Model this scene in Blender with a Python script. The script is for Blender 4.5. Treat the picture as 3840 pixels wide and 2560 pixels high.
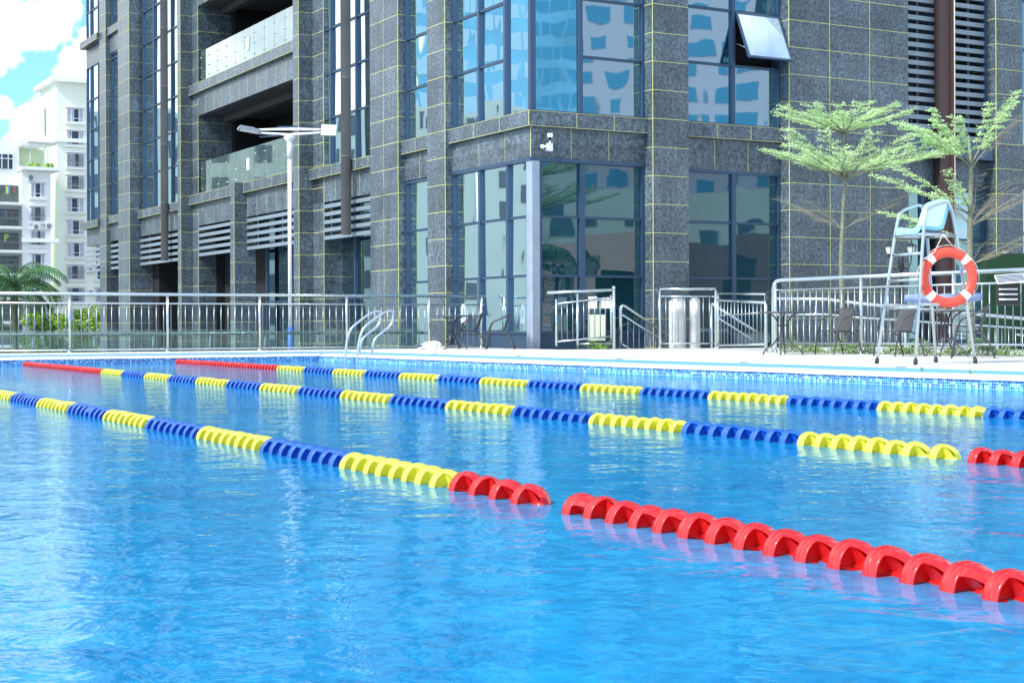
import bpy, math, random
from mathutils import Vector, Matrix
random.seed(7)
PI=math.pi; R=math.radians
for o in list(bpy.data.objects): bpy.data.objects.remove(o)
SC=bpy.context.scene; COL=SC.collection
TH=R(29); CS,SN=math.cos(TH),math.sin(TH)
def bw(b,a): return (b*CS-a*SN, b*SN+a*CS)          # facade/pool frame -> world
def wb(X,Y): return (X*CS+Y*SN, -X*SN+Y*CS)
# ---------------------------------------------------------------- camera
cd=bpy.data.cameras.new('camera'); cam=bpy.data.objects.new('camera',cd); COL.objects.link(cam)
cd.sensor_width=36; cd.lens=5826/3840*36; cd.shift_y=-62/3840; cd.clip_end=3000; cd.clip_start=.05
cam.location=(0,0,.7); cam.rotation_euler=(Matrix.Rotation(R(90),4,'X')@Matrix.Rotation(R(-.2),4,'Z')).to_euler()
SC.camera=cam
# ---------------------------------------------------------------- exposure
vs=SC.view_settings; vs.view_transform='Standard'; vs.look='None'; vs.exposure=1.1; vs.gamma=1; vs.use_curve_mapping=False
# ---------------------------------------------------------------- sun + sky
SUN_AZ=R(231); SUN_EL=R(46)
sd=bpy.data.lights.new('sun','SUN'); sd.energy=2.7; sd.angle=R(8); sd.color=(1,.965,.9)
so=bpy.data.objects.new('sun',sd); COL.objects.link(so)
sdir=Vector((math.sin(SUN_AZ)*math.cos(SUN_EL),math.cos(SUN_AZ)*math.cos(SUN_EL),math.sin(SUN_EL)))
so.rotation_euler=sdir.to_track_quat('Z','Y').to_euler(); so.location=(0,0,50)
W=bpy.data.worlds.new('World'); SC.world=W; W.use_nodes=True; nt=W.node_tree; nt.nodes.clear()
def N(nt,t,**k):
    n=nt.nodes.new(t)
    for a,v in k.items(): setattr(n,a,v)
    return n
def lk(nt,a,b): nt.links.new(a,b)
def math_(nt,op,a,b=None,c=None,clamp=False):
    n=N(nt,'ShaderNodeMath',operation=op); n.use_clamp=clamp
    for i,v in enumerate((a,b,c)):
        if v is None: continue
        if isinstance(v,(int,float)): n.inputs[i].default_value=v
        else: lk(nt,v,n.inputs[i])
    return n.outputs[0]
def mixc(nt,f,a,b,mode='MIX'):
    n=N(nt,'ShaderNodeMix',data_type='RGBA',blend_type=mode)
    for s,v in ((n.inputs[0],f),(n.inputs[6],a),(n.inputs[7],b)):
        if isinstance(v,(int,float)): s.default_value=v
        elif isinstance(v,tuple): s.default_value=(*v,1)
        else: lk(nt,v,s)
    return n.outputs[2]
sky=N(nt,'ShaderNodeTexSky',sky_type='NISHITA',sun_disc=False,sun_elevation=SUN_EL,sun_rotation=SUN_AZ,air_density=1.2,dust_density=.6,ozone_density=2.0)
tc=N(nt,'ShaderNodeTexCoord')
skyc=mixc(nt,1.0,sky.outputs[0],(.58,.95,1.22),'MULTIPLY')
def cloudmask(nt):
    # cumulus banks: soft spheres of direction, edges broken by fractal noise
    nz=N(nt,'ShaderNodeTexNoise'); nz.inputs['Scale'].default_value=16; nz.inputs['Detail'].default_value=7; nz.inputs['Roughness'].default_value=.55
    lk(nt,tc.outputs['Generated'],nz.inputs['Vector'])
    base=None
    def cdir(x,y): 
        v=Vector(((x-1920)/5826,1,(1218-y)/5826)); return v.normalized()
    for (x,y,r) in [(60,100,.019),(180,80,.017),(0,170,.015),(235,30,.013),(300,230,.012),(340,260,.022),(130,470,.016),(210,430,.018),(10,400,.008),(0,260,.005),(60,540,.010),(330,130,.006),
                    (2900,-700,.10),(1300,-900,.13),(300,-1300,.16),(3900,-300,.08),(-1700,-200,.07),(-2600,-900,.15),(-7500,-300,.55),(-5200,-2400,.40)]:
        d=N(nt,'ShaderNodeVectorMath',operation='DISTANCE'); nrm=N(nt,'ShaderNodeVectorMath',operation='NORMALIZE')
        lk(nt,tc.outputs['Generated'],nrm.inputs[0]); lk(nt,nrm.outputs[0],d.inputs[0]); d.inputs[1].default_value=cdir(x,y)
        m=math_(nt,'DIVIDE',d.outputs['Value'],r); m=math_(nt,'SUBTRACT',1.0,m)
        base=m if base is None else math_(nt,'SMOOTH_MAX',base,m,.25)
    nz2=N(nt,'ShaderNodeTexNoise'); nz2.inputs['Scale'].default_value=95; nz2.inputs['Detail'].default_value=8; nz2.inputs['Roughness'].default_value=.6
    lk(nt,tc.outputs['Generated'],nz2.inputs['Vector'])
    a=math_(nt,'MULTIPLY_ADD',nz2.outputs[0],1.1,-.55)
    s=math_(nt,'ADD',base,a)
    r1=N(nt,'ShaderNodeMapRange',interpolation_type='SMOOTHSTEP'); lk(nt,s,r1.inputs[0]); r1.inputs[1].default_value=-.05; r1.inputs[2].default_value=.32
    # everywhere else: scattered clouds from plain noise
    nz3=N(nt,'ShaderNodeTexNoise'); nz3.inputs['Scale'].default_value=3.1; nz3.inputs['Detail'].default_value=8; nz3.inputs['Roughness'].default_value=.55
    mp=N(nt,'ShaderNodeMapping'); mp.inputs['Scale'].default_value=(1,1,2.2); lk(nt,tc.outputs['Generated'],mp.inputs[0]); lk(nt,mp.outputs[0],nz3.inputs['Vector'])
    r2=N(nt,'ShaderNodeMapRange',interpolation_type='SMOOTHSTEP'); lk(nt,nz3.outputs[0],r2.inputs[0]); r2.inputs[1].default_value=.44; r2.inputs[2].default_value=.58
    # keep the patch of sky over the flats for the modelled banks
    d=N(nt,'ShaderNodeVectorMath',operation='DISTANCE'); lk(nt,tc.outputs['Generated'],d.inputs[0]); d.inputs[1].default_value=cdir(150,300)
    keep=N(nt,'ShaderNodeMapRange'); lk(nt,d.outputs['Value'],keep.inputs[0]); keep.inputs[1].default_value=.09; keep.inputs[2].default_value=.2
    return math_(nt,'MAXIMUM',r1.outputs[0],math_(nt,'MULTIPLY',r2.outputs[0],keep.outputs[0]))
cm=cloudmask(nt)
cs=N(nt,'ShaderNodeTexNoise'); cs.inputs['Scale'].default_value=22; cs.inputs['Detail'].default_value=5; lk(nt,tc.outputs['Generated'],cs.inputs['Vector'])
csr=N(nt,'ShaderNodeMapRange'); lk(nt,cs.outputs[0],csr.inputs[0]); csr.inputs[1].default_value=.35; csr.inputs[2].default_value=.6
allc=mixc(nt,cm,skyc,mixc(nt,csr.outputs[0],(5.9,6.5,7.3),(8.8,9.0,9.3)))
bg=N(nt,'ShaderNodeBackground'); bg.inputs['Strength'].default_value=.105; lk(nt,allc,bg.inputs[0])
wo=N(nt,'ShaderNodeOutputWorld'); lk(nt,bg.outputs[0],wo.inputs[0])
SC.cycles.max_bounces=8; SC.cycles.transparent_max_bounces=24
# ================================================================ helpers
BASE={}
def tag(o,label=None,cat=None,group=None,kind=None):
    if label:o['label']=label
    if cat:o['category']=cat
    if group:o['group']=group
    if kind:o['kind']=kind
    return o
def thing(name,label,cat,base=(0,0,0),frame=True,group=None,rz=0):
    """Empty at the thing's base. frame=True: base and meshes in (b,a,z) facade frame; else world."""
    o=bpy.data.objects.new(name,None); COL.objects.link(o)
    if frame: x,y=bw(base[0],base[1]); o.location=(x,y,base[2]); o.rotation_euler=(0,0,TH)
    else: o.location=base; o.rotation_euler=(0,0,rz)
    o.empty_display_size=.2
    BASE[o.name]=tuple(base); return tag(o,label,cat,group)
def local(name,label,cat,loc,rz=0,group=None):   # meshes given in local coordinates
    o=thing(name,label,cat,loc,False,group,rz); BASE[o.name]=(0,0,0); return o
class MB:
    def __init__(s): s.v=[];s.f=[];s.m=[];s.s=[]
    def face(s,pts,mi=0,sm=False):
        n=len(s.v); s.v+=[tuple(p) for p in pts]; s.f.append(tuple(range(n,n+len(pts)))); s.m.append(mi); s.s.append(sm)
    def box(s,x0,x1,y0,y1,z0,z1,mi=0,M=None):
        n=len(s.v); P=[(x,y,z) for z in (z0,z1) for x,y in ((x0,y0),(x1,y0),(x1,y1),(x0,y1))]
        if M: P=[tuple(M@Vector(p)) for p in P]
        s.v+=P
        for q in ((0,3,2,1),(4,5,6,7),(0,1,5,4),(1,2,6,5),(2,3,7,6),(3,0,4,7)): s.f.append(tuple(n+i for i in q)); s.m.append(mi); s.s.append(False)
        return s
    def prism(s,poly,z0,z1,mi=0):
        n=len(s.v);k=len(poly)
        s.v+=[(x,y,z0) for x,y in poly]+[(x,y,z1) for x,y in poly]
        s.f.append(tuple(n+i for i in range(k))[::-1]); s.f.append(tuple(n+k+i for i in range(k)))
        for i in range(k): j=(i+1)%k; s.f.append((n+i,n+j,n+k+j,n+k+i))
        s.m+=[mi]*(k+2); s.s+=[False]*(k+2); return s
    def tube(s,pts,r,seg=8,mi=0,caps=True,smooth=True):
        P=[Vector(p) for p in pts]; n=len(s.v); k=len(P)
        rr=r if isinstance(r,(list,tuple)) else [r]*k
        up=None
        for i,p in enumerate(P):
            t=(P[min(i+1,k-1)]-P[max(i-1,0)]).normalized()
            if up is None: up=Vector((0,0,1)) if abs(t.z)<.9 else Vector((1,0,0))
            u=(up-t*up.dot(t)); u=u.normalized() if u.length>1e-4 else t.orthogonal().normalized(); w=t.cross(u); up=u
            for j in range(seg):
                a=2*PI*j/seg; s.v.append(tuple(p+(u*math.cos(a)+w*math.sin(a))*rr[i]))
        for i in range(k-1):
            for j in range(seg):
                a=n+i*seg+j;b=n+i*seg+(j+1)%seg; s.f.append((a,b,b+seg,a+seg)); s.m.append(mi); s.s.append(smooth)
        if caps:
            s.f.append(tuple(n+j for j in range(seg))[::-1]); s.f.append(tuple(n+(k-1)*seg+j for j in range(seg))); s.m+=[mi]*2; s.s+=[False]*2
        return s
    def lathe(s,prof,c=(0,0,0),seg=20,mi=0,axis='z',smooth=True,a0=0,a1=2*PI):
        n=len(s.v);k=len(prof); full=abs(a1-a0-2*PI)<1e-6; m=seg if full else seg+1
        for r,h in prof:
            for j in range(m):
                a=a0+(a1-a0)*j/seg
                if axis=='z': s.v.append((c[0]+r*math.cos(a),c[1]+r*math.sin(a),c[2]+h))
                else: s.v.append((c[0]+h,c[1]+r*math.cos(a),c[2]+r*math.sin(a)))
        for i in range(k-1):
            for j in range(seg):
                a=n+i*m+j; b=n+i*m+(j+1)%m; q=(a,b,b+m,a+m); s.f.append(q if axis=='z' else q[::-1]); s.m.append(mi); s.s.append(smooth)
        return s
    def build(s,name,mats,parent=None):
        if not s.v: return None
        bs=(0,0,0); p=parent
        while p is not None:
            if p.name in BASE: bs=BASE[p.name]; break
            p=p.parent
        me=bpy.data.meshes.new(name)
        me.from_pydata([(x-bs[0],y-bs[1],z-bs[2]) for x,y,z in s.v],[],s.f)
        if not isinstance(mats,(list,tuple)): mats=[mats]
        for m in mats: me.materials.append(m)
        me.polygons.foreach_set('material_index',s.m); me.polygons.foreach_set('use_smooth',s.s); me.update()
        o=bpy.data.objects.new(name,me); COL.objects.link(o); o.parent=parent; return o
def fbuild(mb,name,mats,base,label,cat,group=None,kind=None):   # top-level mesh given in facade frame
    mb.v=[(x-base[0],y-base[1],z-base[2]) for x,y,z in mb.v]
    o=mb.build(name,mats); x,y=bw(base[0],base[1]); o.location=(x,y,base[2]); o.rotation_euler=(0,0,TH)
    return tag(o,label,cat,group,kind)
def wbuild(mb,name,mats,base,label,cat,group=None,kind=None):   # top-level mesh given in world coordinates
    mb.v=[(x-base[0],y-base[1],z-base[2]) for x,y,z in mb.v]
    o=mb.build(name,mats); o.location=base
    return tag(o,label,cat,group,kind)
def copy_tree(o,parent=None):
    c=o.copy(); COL.objects.link(c); c.parent=parent
    for ch in list(o.children): copy_tree(ch,c)
    return c
# ================================================================ materials
def new(name):
    m=bpy.data.materials.new(name); m.use_nodes=True; nt=m.node_tree; return m,nt,nt.nodes['Principled BSDF']
def simple(name,col,rough=.5,metal=0,spec=.5,var=0,vscale=6,bump=0,bscale=40,coat=0,dark=None):
    m,nt,p=new(name); p.inputs['Roughness'].default_value=rough; p.inputs['Metallic'].default_value=metal; p.inputs['Specular IOR Level'].default_value=spec
    p.inputs['Base Color'].default_value=(*col,1)
    if coat: p.inputs['Coat Weight'].default_value=coat
    t=N(nt,'ShaderNodeTexCoord')
    if var:
        nz=N(nt,'ShaderNodeTexNoise'); nz.inputs['Scale'].default_value=vscale; nz.inputs['Detail'].default_value=6; lk(nt,t.outputs['Object'],nz.inputs['Vector'])
        r=N(nt,'ShaderNodeMapRange'); lk(nt,nz.outputs[0],r.inputs[0]); r.inputs[1].default_value=.3; r.inputs[2].default_value=.7
        lo=dark or tuple(c*(1-var) for c in col)
        lk(nt,mixc(nt,r.outputs[0],lo,tuple(min(1,c*(1+var*.5)) for c in col)),p.inputs['Base Color'])
    if bump:
        nb=N(nt,'ShaderNodeTexNoise'); nb.inputs['Scale'].default_value=bscale; nb.inputs['Detail'].default_value=4; lk(nt,t.outputs['Object'],nb.inputs['Vector'])
        b=N(nt,'ShaderNodeBump'); b.inputs['Strength'].default_value=bump; b.inputs['Distance'].default_value=.01; lk(nt,nb.outputs[0],b.inputs['Height']); lk(nt,b.outputs[0],p.inputs['Normal'])
    return m
def granite(name,lo,hi,rough=.3):
    m,nt,p=new(name); t=N(nt,'ShaderNodeTexCoord')
    n1=N(nt,'ShaderNodeTexNoise'); n1.inputs['Scale'].default_value=13; n1.inputs['Detail'].default_value=8; n1.inputs['Roughness'].default_value=.85
    n2=N(nt,'ShaderNodeTexNoise'); n2.inputs['Scale'].default_value=1.3; n2.inputs['Detail'].default_value=5
    n3=N(nt,'ShaderNodeTexVoronoi'); n3.inputs['Scale'].default_value=26
    for n in (n1,n2,n3): lk(nt,t.outputs['Object'],n.inputs['Vector'])
    r=N(nt,'ShaderNodeMapRange'); lk(nt,n1.outputs[0],r.inputs[0]); r.inputs[1].default_value=.43; r.inputs[2].default_value=.60
    v=N(nt,'ShaderNodeMapRange'); lk(nt,n3.outputs[0],v.inputs[0]); v.inputs[1].default_value=.05; v.inputs[2].default_value=.5; v.inputs[3].default_value=1; v.inputs[4].default_value=0
    f=math_(nt,'MULTIPLY_ADD',v.outputs[0],.25,math_(nt,'MULTIPLY',r.outputs[0],.75))
    c=mixc(nt,f,lo,hi); 
    w=N(nt,'ShaderNodeMapRange'); lk(nt,n2.outputs[0],w.inputs[0]); w.inputs[1].default_value=.3; w.inputs[2].default_value=.7; w.inputs[3].default_value=.72; w.inputs[4].default_value=1.25
    # streaks running down the stone from rain
    mp=N(nt,'ShaderNodeMapping'); mp.inputs['Scale'].default_value=(5,5,.35); lk(nt,t.outputs['Object'],mp.inputs[0])
    n4=N(nt,'ShaderNodeTexNoise'); n4.inputs['Scale'].default_value=1.6; n4.inputs['Detail'].default_value=5; lk(nt,mp.outputs[0],n4.inputs['Vector'])
    s4=N(nt,'ShaderNodeMapRange'); lk(nt,n4.outputs[0],s4.inputs[0]); s4.inputs[1].default_value=.35; s4.inputs[2].default_value=.65; s4.inputs[3].default_value=.85; s4.inputs[4].default_value=1.12
    k=math_(nt,'MULTIPLY',w.outputs[0],s4.outputs[0])
    sp=N(nt,'ShaderNodeSeparateXYZ'); lk(nt,t.outputs['Object'],sp.inputs[0]); oi=N(nt,'ShaderNodeObjectInfo')
    row=math_(nt,'FLOOR',math_(nt,'DIVIDE',math_(nt,'SUBTRACT',sp.outputs[2],1.43),.657)); cb=N(nt,'ShaderNodeCombineXYZ'); lk(nt,row,cb.inputs[0]); lk(nt,oi.outputs['Random'],cb.inputs[1])
    wn=N(nt,'ShaderNodeTexWhiteNoise',noise_dimensions='3D'); lk(nt,cb.outputs[0],wn.inputs['Vector']); k=math_(nt,'MULTIPLY',k,math_(nt,'MULTIPLY_ADD',wn.outputs['Value'],.30,.85))
    cc=N(nt,'ShaderNodeVectorMath',operation='SCALE'); lk(nt,c,cc.inputs[0]); lk(nt,k,cc.inputs['Scale'])
    lk(nt,cc.outputs[0],p.inputs['Base Color']); 
    rr=N(nt,'ShaderNodeMapRange'); lk(nt,n2.outputs[0],rr.inputs[0]); rr.inputs[3].default_value=rough-.06; rr.inputs[4].default_value=rough+.14
    lk(nt,rr.outputs[0],p.inputs['Roughness']); p.inputs['Specular IOR Level'].default_value=.6
    return m
def mirror_glass(name,tint,body,fac0=.30,wob=.35):
    """coated facade glass: strong tinted reflection over a dark interior; panes slightly bowed"""
    m,nt,p=new(name); nt.nodes.remove(p); out=nt.nodes['Material Output']; t=N(nt,'ShaderNodeTexCoord')
    mp=N(nt,'ShaderNodeMapping'); mp.inputs['Scale'].default_value=(1,1,.55); lk(nt,t.outputs['Object'],mp.inputs[0])
    nb=N(nt,'ShaderNodeTexNoise'); nb.inputs['Scale'].default_value=1.7; nb.inputs['Detail'].default_value=.4; lk(nt,mp.outputs[0],nb.inputs['Vector'])
    b=N(nt,'ShaderNodeBump'); b.inputs['Strength'].default_value=wob; b.inputs['Distance'].default_value=.011; lk(nt,nb.outputs[0],b.inputs['Height'])
    g=N(nt,'ShaderNodeBsdfGlossy'); g.inputs['Roughness'].default_value=.015; g.inputs['Color'].default_value=(*tint,1); lk(nt,b.outputs[0],g.inputs['Normal'])
    d=N(nt,'ShaderNodeBsdfDiffuse'); n2=N(nt,'ShaderNodeTexNoise'); n2.inputs['Scale'].default_value=.6; lk(nt,t.outputs['Object'],n2.inputs['Vector'])
    lk(nt,mixc(nt,n2.outputs[0],tuple(c*.5 for c in body),tuple(c*1.5 for c in body)),d.inputs['Color'])
    fr=N(nt,'ShaderNodeFresnel'); fr.inputs['IOR'].default_value=1.6
    f=math_(nt,'MULTIPLY_ADD',fr.outputs[0],1.0,fac0,clamp=True)
    mx=N(nt,'ShaderNodeMixShader'); lk(nt,f,mx.inputs[0]); lk(nt,d.outputs[0],mx.inputs[1]); lk(nt,g.outputs[0],mx.inputs[2]); lk(nt,mx.outputs[0],out.inputs[0]); return m
def clear_glass(name,tint,refl=.12,dirt=.12):
    m,nt,p=new(name); nt.nodes.remove(p); out=nt.nodes['Material Output']; t=N(nt,'ShaderNodeTexCoord')
    tr=N(nt,'ShaderNodeBsdfTransparent'); tr.inputs[0].default_value=(*tint,1)
    g=N(nt,'ShaderNodeBsdfGlossy'); g.inputs['Roughness'].default_value=.02; g.inputs['Color'].default_value=(.85,.97,.95,1)
    d=N(nt,'ShaderNodeBsdfDiffuse'); d.inputs[0].default_value=(.42,.62,.56,1)
    nz=N(nt,'ShaderNodeTexNoise'); nz.inputs['Scale'].default_value=2.2; nz.inputs['Detail'].default_value=7; lk(nt,t.outputs['Object'],nz.inputs['Vector'])
    r=N(nt,'ShaderNodeMapRange'); lk(nt,nz.outputs[0],r.inputs[0]); r.inputs[1].default_value=.35; r.inputs[2].default_value=.7; r.inputs[3].default_value=dirt*.3; r.inputs[4].default_value=dirt*1.8
    m1=N(nt,'ShaderNodeMixShader'); lk(nt,r.outputs[0],m1.inputs[0]); lk(nt,tr.outputs[0],m1.inputs[1]); lk(nt,d.outputs[0],m1.inputs[2])
    fr=N(nt,'ShaderNodeFresnel'); fr.inputs['IOR'].default_value=1.5; f=math_(nt,'ADD',fr.outputs[0],refl,clamp=True)
    m2=N(nt,'ShaderNodeMixShader'); lk(nt,f,m2.inputs[0]); lk(nt,m1.outputs[0],m2.inputs[1]); lk(nt,g.outputs[0],m2.inputs[2]); lk(nt,m2.outputs[0],out.inputs[0]); return m
def water_mat():
    m,nt,p=new('pool_water'); t=N(nt,'ShaderNodeTexCoord'); geo=N(nt,'ShaderNodeNewGeometry')
    def nz(sc,det,vec=None,rough=.5,dist=0):
        n=N(nt,'ShaderNodeTexNoise'); n.inputs['Scale'].default_value=sc; n.inputs['Detail'].default_value=det; n.inputs['Roughness'].default_value=rough; n.inputs['Distortion'].default_value=dist
        lk(nt,vec or geo.outputs['Position'],n.inputs['Vector']); return n.outputs[0]
    c1=nz(.35,4); c2=nz(2.5,5)
    f=math_(nt,'MULTIPLY_ADD',nz(11,5,dist=1.2),.55,math_(nt,'MULTIPLY_ADD',c2,.35,math_(nt,'MULTIPLY',c1,.35)))  # fine light and dark of the ripples painted into the water colour
    rm=N(nt,'ShaderNodeMapRange'); lk(nt,f,rm.inputs[0]); rm.inputs[1].default_value=.45; rm.inputs[2].default_value=.80
    lk(nt,mixc(nt,rm.outputs[0],(.002,.132,.33),(.016,.28,.52)),p.inputs['Base Color'])
    p.inputs['Roughness'].default_value=.035; p.inputs['IOR'].default_value=1.29; p.inputs['Specular IOR Level'].default_value=.5
    h=math_(nt,'MULTIPLY_ADD',nz(8,2,dist=.8),.34,math_(nt,'MULTIPLY',nz(2.2,3,dist=.8),1.0))
    h=math_(nt,'MULTIPLY_ADD',nz(26,3),.07,h)
    b=N(nt,'ShaderNodeBump'); b.inputs['Strength'].default_value=1; b.inputs['Distance'].default_value=.0105; lk(nt,h,b.inputs['Height']); lk(nt,b.outputs[0],p.inputs['Normal'])
    p.inputs['Specular IOR Level'].default_value=0; p.inputs['Roughness'].default_value=.6
    g=N(nt,'ShaderNodeBsdfGlossy'); g.inputs['Roughness'].default_value=.03; g.inputs['Color'].default_value=(.86,.95,1,1); lk(nt,b.outputs[0],g.inputs['Normal'])
    fr=N(nt,'ShaderNodeFresnel'); fr.inputs['IOR'].default_value=1.33; lk(nt,b.outputs[0],fr.inputs['Normal'])
    mx=N(nt,'ShaderNodeMixShader'); lk(nt,math_(nt,'MULTIPLY',fr.outputs[0],.80),mx.inputs[0]); lk(nt,p.outputs[0],mx.inputs[1]); lk(nt,g.outputs[0],mx.inputs[2]); lk(nt,mx.outputs[0],nt.nodes['Material Output'].inputs[0])
    return m
def mosaic():
    m,nt,p=new('blue_mosaic'); t=N(nt,'ShaderNodeTexCoord')
    s=N(nt,'ShaderNodeSeparateXYZ'); lk(nt,t.outputs['Object'],s.inputs[0])
    u=math_(nt,'DIVIDE',math_(nt,'ADD',s.outputs[0],s.outputs[1]),.030); v=math_(nt,'DIVIDE',math_(nt,'SUBTRACT',.091,s.outputs[2]),.030)
    fu,fv=math_(nt,'FLOOR',u),math_(nt,'FLOOR',v)
    cb=N(nt,'ShaderNodeCombineXYZ'); lk(nt,fu,cb.inputs[0]); lk(nt,fv,cb.inputs[1])
    wn=N(nt,'ShaderNodeTexWhiteNoise',noise_dimensions='3D'); lk(nt,cb.outputs[0],wn.inputs['Vector'])
    cr=N(nt,'ShaderNodeValToRGB'); cr.color_ramp.interpolation='CONSTANT'; lk(nt,wn.outputs['Value'],cr.inputs[0])
    e=cr.color_ramp.elements; e[0].position=0; e[0].color=(.003,.07,.34,1); e[1].position=.3; e[1].color=(.008,.15,.52,1)
    for q,c in ((.5,(.02,.26,.64,1)),(.68,(.20,.50,.76,1)),(.9,(.36,.64,.80,1))):
        z=e.new(q); z.color=c
    gu=math_(nt,'GREATER_THAN',math_(nt,'ABSOLUTE',math_(nt,'SUBTRACT',math_(nt,'FRACT',u),.5)),.43)
    gv=math_(nt,'GREATER_THAN',math_(nt,'ABSOLUTE',math_(nt,'SUBTRACT',math_(nt,'FRACT',v),.5)),.43)
    g=math_(nt,'MAXIMUM',gu,gv); lk(nt,mixc(nt,g,cr.outputs[0],(.38,.56,.68)),p.inputs['Base Color']); p.inputs['Roughness'].default_value=.12
    return m
def planks(name,c0,c1,gap,w,axis=0):
    m,nt,p=new(name); t=N(nt,'ShaderNodeTexCoord'); s=N(nt,'ShaderNodeSeparateXYZ'); lk(nt,t.outputs['Object'],s.inputs[0])
    u=math_(nt,'DIVIDE',s.outputs[axis],w); wn=N(nt,'ShaderNodeTexWhiteNoise',noise_dimensions='1D'); lk(nt,math_(nt,'FLOOR',u),wn.inputs['W'])
    mp=N(nt,'ShaderNodeMapping'); mp.inputs['Scale'].default_value=(14,1.2,1) if axis==0 else (1.2,14,1); lk(nt,t.outputs['Object'],mp.inputs[0])
    nz=N(nt,'ShaderNodeTexNoise'); nz.inputs['Scale'].default_value=1.5; nz.inputs['Detail'].default_value=6; lk(nt,mp.outputs[0],nz.inputs['Vector'])
    f=math_(nt,'MULTIPLY_ADD',wn.outputs[0],.4,math_(nt,'MULTIPLY',nz.outputs[0],.6)); c=mixc(nt,f,c0,c1)
    st=N(nt,'ShaderNodeTexNoise'); st.inputs['Scale'].default_value=.9; st.inputs['Detail'].default_value=7; st.inputs['Roughness'].default_value=.65; lk(nt,t.outputs['Object'],st.inputs['Vector'])
    sr=N(nt,'ShaderNodeMapRange'); lk(nt,st.outputs[0],sr.inputs[0]); sr.inputs[1].default_value=.35; sr.inputs[2].default_value=.55; sr.inputs[3].default_value=.80; sr.inputs[4].default_value=1.0
    sv=N(nt,'ShaderNodeVectorMath',operation='SCALE'); lk(nt,c,sv.inputs[0]); lk(nt,sr.outputs[0],sv.inputs['Scale']); c=sv.outputs[0]
    g=math_(nt,'GREATER_THAN',math_(nt,'ABSOLUTE',math_(nt,'SUBTRACT',math_(nt,'FRACT',u),.5)),.47)
    lk(nt,mixc(nt,g,c,gap),p.inputs['Base Color']); p.inputs['Roughness'].default_value=.65; return m
M={}
M['granite']=granite('dark_granite',(.024,.036,.047),(.190,.246,.290))
M['grout']=simple('yellow_grout',(.62,.62,.22),.7)
M['frame']=simple('blue_grey_window_frame',(.045,.085,.15),.35,.35)
M['alu']=simple('pale_aluminium',(.22,.26,.29),.35,.5)
M['glassL']=mirror_glass('facade_glass_left',(.68,.86,.92),(.008,.026,.036),.40,.26)
M['glassR']=mirror_glass('facade_glass_right',(.54,.82,.96),(.006,.035,.055),.42,.22)
M['glassRL']=mirror_glass('facade_glass_ground_floor',(.48,.70,.80),(.005,.035,.055),.15,.22)
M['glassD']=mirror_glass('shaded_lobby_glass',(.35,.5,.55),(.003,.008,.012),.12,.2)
M['bal']=clear_glass('green_balcony_glass',(.66,.86,.80),.36,.12)
M['balu']=clear_glass('green_parapet_glass',(.88,.97,.94),.0,.05)
M['void']=simple('unlit_interior',(.006,.007,.009),.9)  # near-black colour stands in for the shade of deep recesses
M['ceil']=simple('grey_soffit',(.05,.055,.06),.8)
M['louvre']=simple('grey_louvre_metal',(.25,.31,.36),.4,.3)
M['bronze']=simple('bronze_pipe_metal',(.30,.28,.28),.45,.4,var=.15,vscale=1.5)
M['brown']=simple('brown_steel',(.075,.045,.045),.45,.3)
M['lilac']=simple('lilac_metal_cladding',(.30,.35,.43),.4,.2,var=.12,vscale=3)
M['steel']=simple('polished_stainless',(.56,.61,.62),.22,.92)
M['steel2']=simple('brushed_stainless',(.28,.33,.36),.35,.85,var=.15,vscale=5)
M['deck']=planks('pale_deck_boards',(.50,.51,.49),(.66,.66,.62),(.26,.26,.26),.14)
M['coping']=simple('white_coping_stone',(.50,.52,.53),.55,var=.14,vscale=3,bump=.2)
M['strip']=simple('light_blue_tile_strip',(.13,.38,.66),.45,var=.08,vscale=4)
M['water']=water_mat(); M['mosaic']=mosaic()
M['red']=simple('red_float_plastic',(.80,.035,.028),.22,coat=.5,var=.07,vscale=9)
M['yellow']=simple('yellow_float_plastic',(.86,.76,.03),.22,coat=.5,var=.05,vscale=9)
M['blue']=simple('blue_float_plastic',(.012,.085,.42),.20,coat=.7,var=.1,vscale=9)
M['white']=simple('white_paint',(.80,.80,.80),.4,var=.05)
def plastic(name,col):
    m=simple(name,col,.33,spec=.7,coat=1.0,var=.06,vscale=9); nt=m.node_tree; p=nt.nodes['Principled BSDF']; tl=N(nt,'ShaderNodeBsdfTranslucent'); tl.inputs[0].default_value=(*col,1)
    mx=N(nt,'ShaderNodeMixShader'); mx.inputs[0].default_value=.45; lk(nt,p.outputs[0],mx.inputs[1]); lk(nt,tl.outputs[0],mx.inputs[2]); lk(nt,mx.outputs[0],nt.nodes['Material Output'].inputs[0]); return m
M['red']=plastic('red_float_plastic',(.88,.025,.025)); M['yellow']=plastic('yellow_float_plastic',(.93,.90,.13)); M['blue']=plastic('blue_float_plastic',(.02,.19,.70))
M['black']=simple('black_rubber',(.02,.02,.022),.5)
M['rattan']=None
M['paintblue']=simple('blue_pole_paint',(.02,.13,.60),.4)
M['seat']=simple('pale_blue_moulded_plastic',(.28,.62,.76),.28,var=.05,vscale=3)
M['ring']=simple('orange_red_lifebuoy_plastic',(.80,.075,.045),.38,bump=.15,bscale=60)
M['rope']=simple('natural_rope',(.55,.52,.42),.8,bump=.5,bscale=200)
M['cloth']=simple('blue_grey_canvas',(.22,.30,.50),.85,bump=.4,bscale=25)
M['bark']=simple('grey_green_bark',(.20,.21,.15),.85,var=.4,vscale=22,bump=.5)
M['twig']=simple('bare_twig_bark',(.24,.22,.16),.85)
M['soil']=simple('soil',(.08,.06,.04),.9)
M['ground']=simple('street_paving',(.22,.22,.21),.85,var=.2,vscale=.2)
M['terrace']=simple('terrace_paving',(.25,.26,.26),.7,var=.15,vscale=1)
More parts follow.
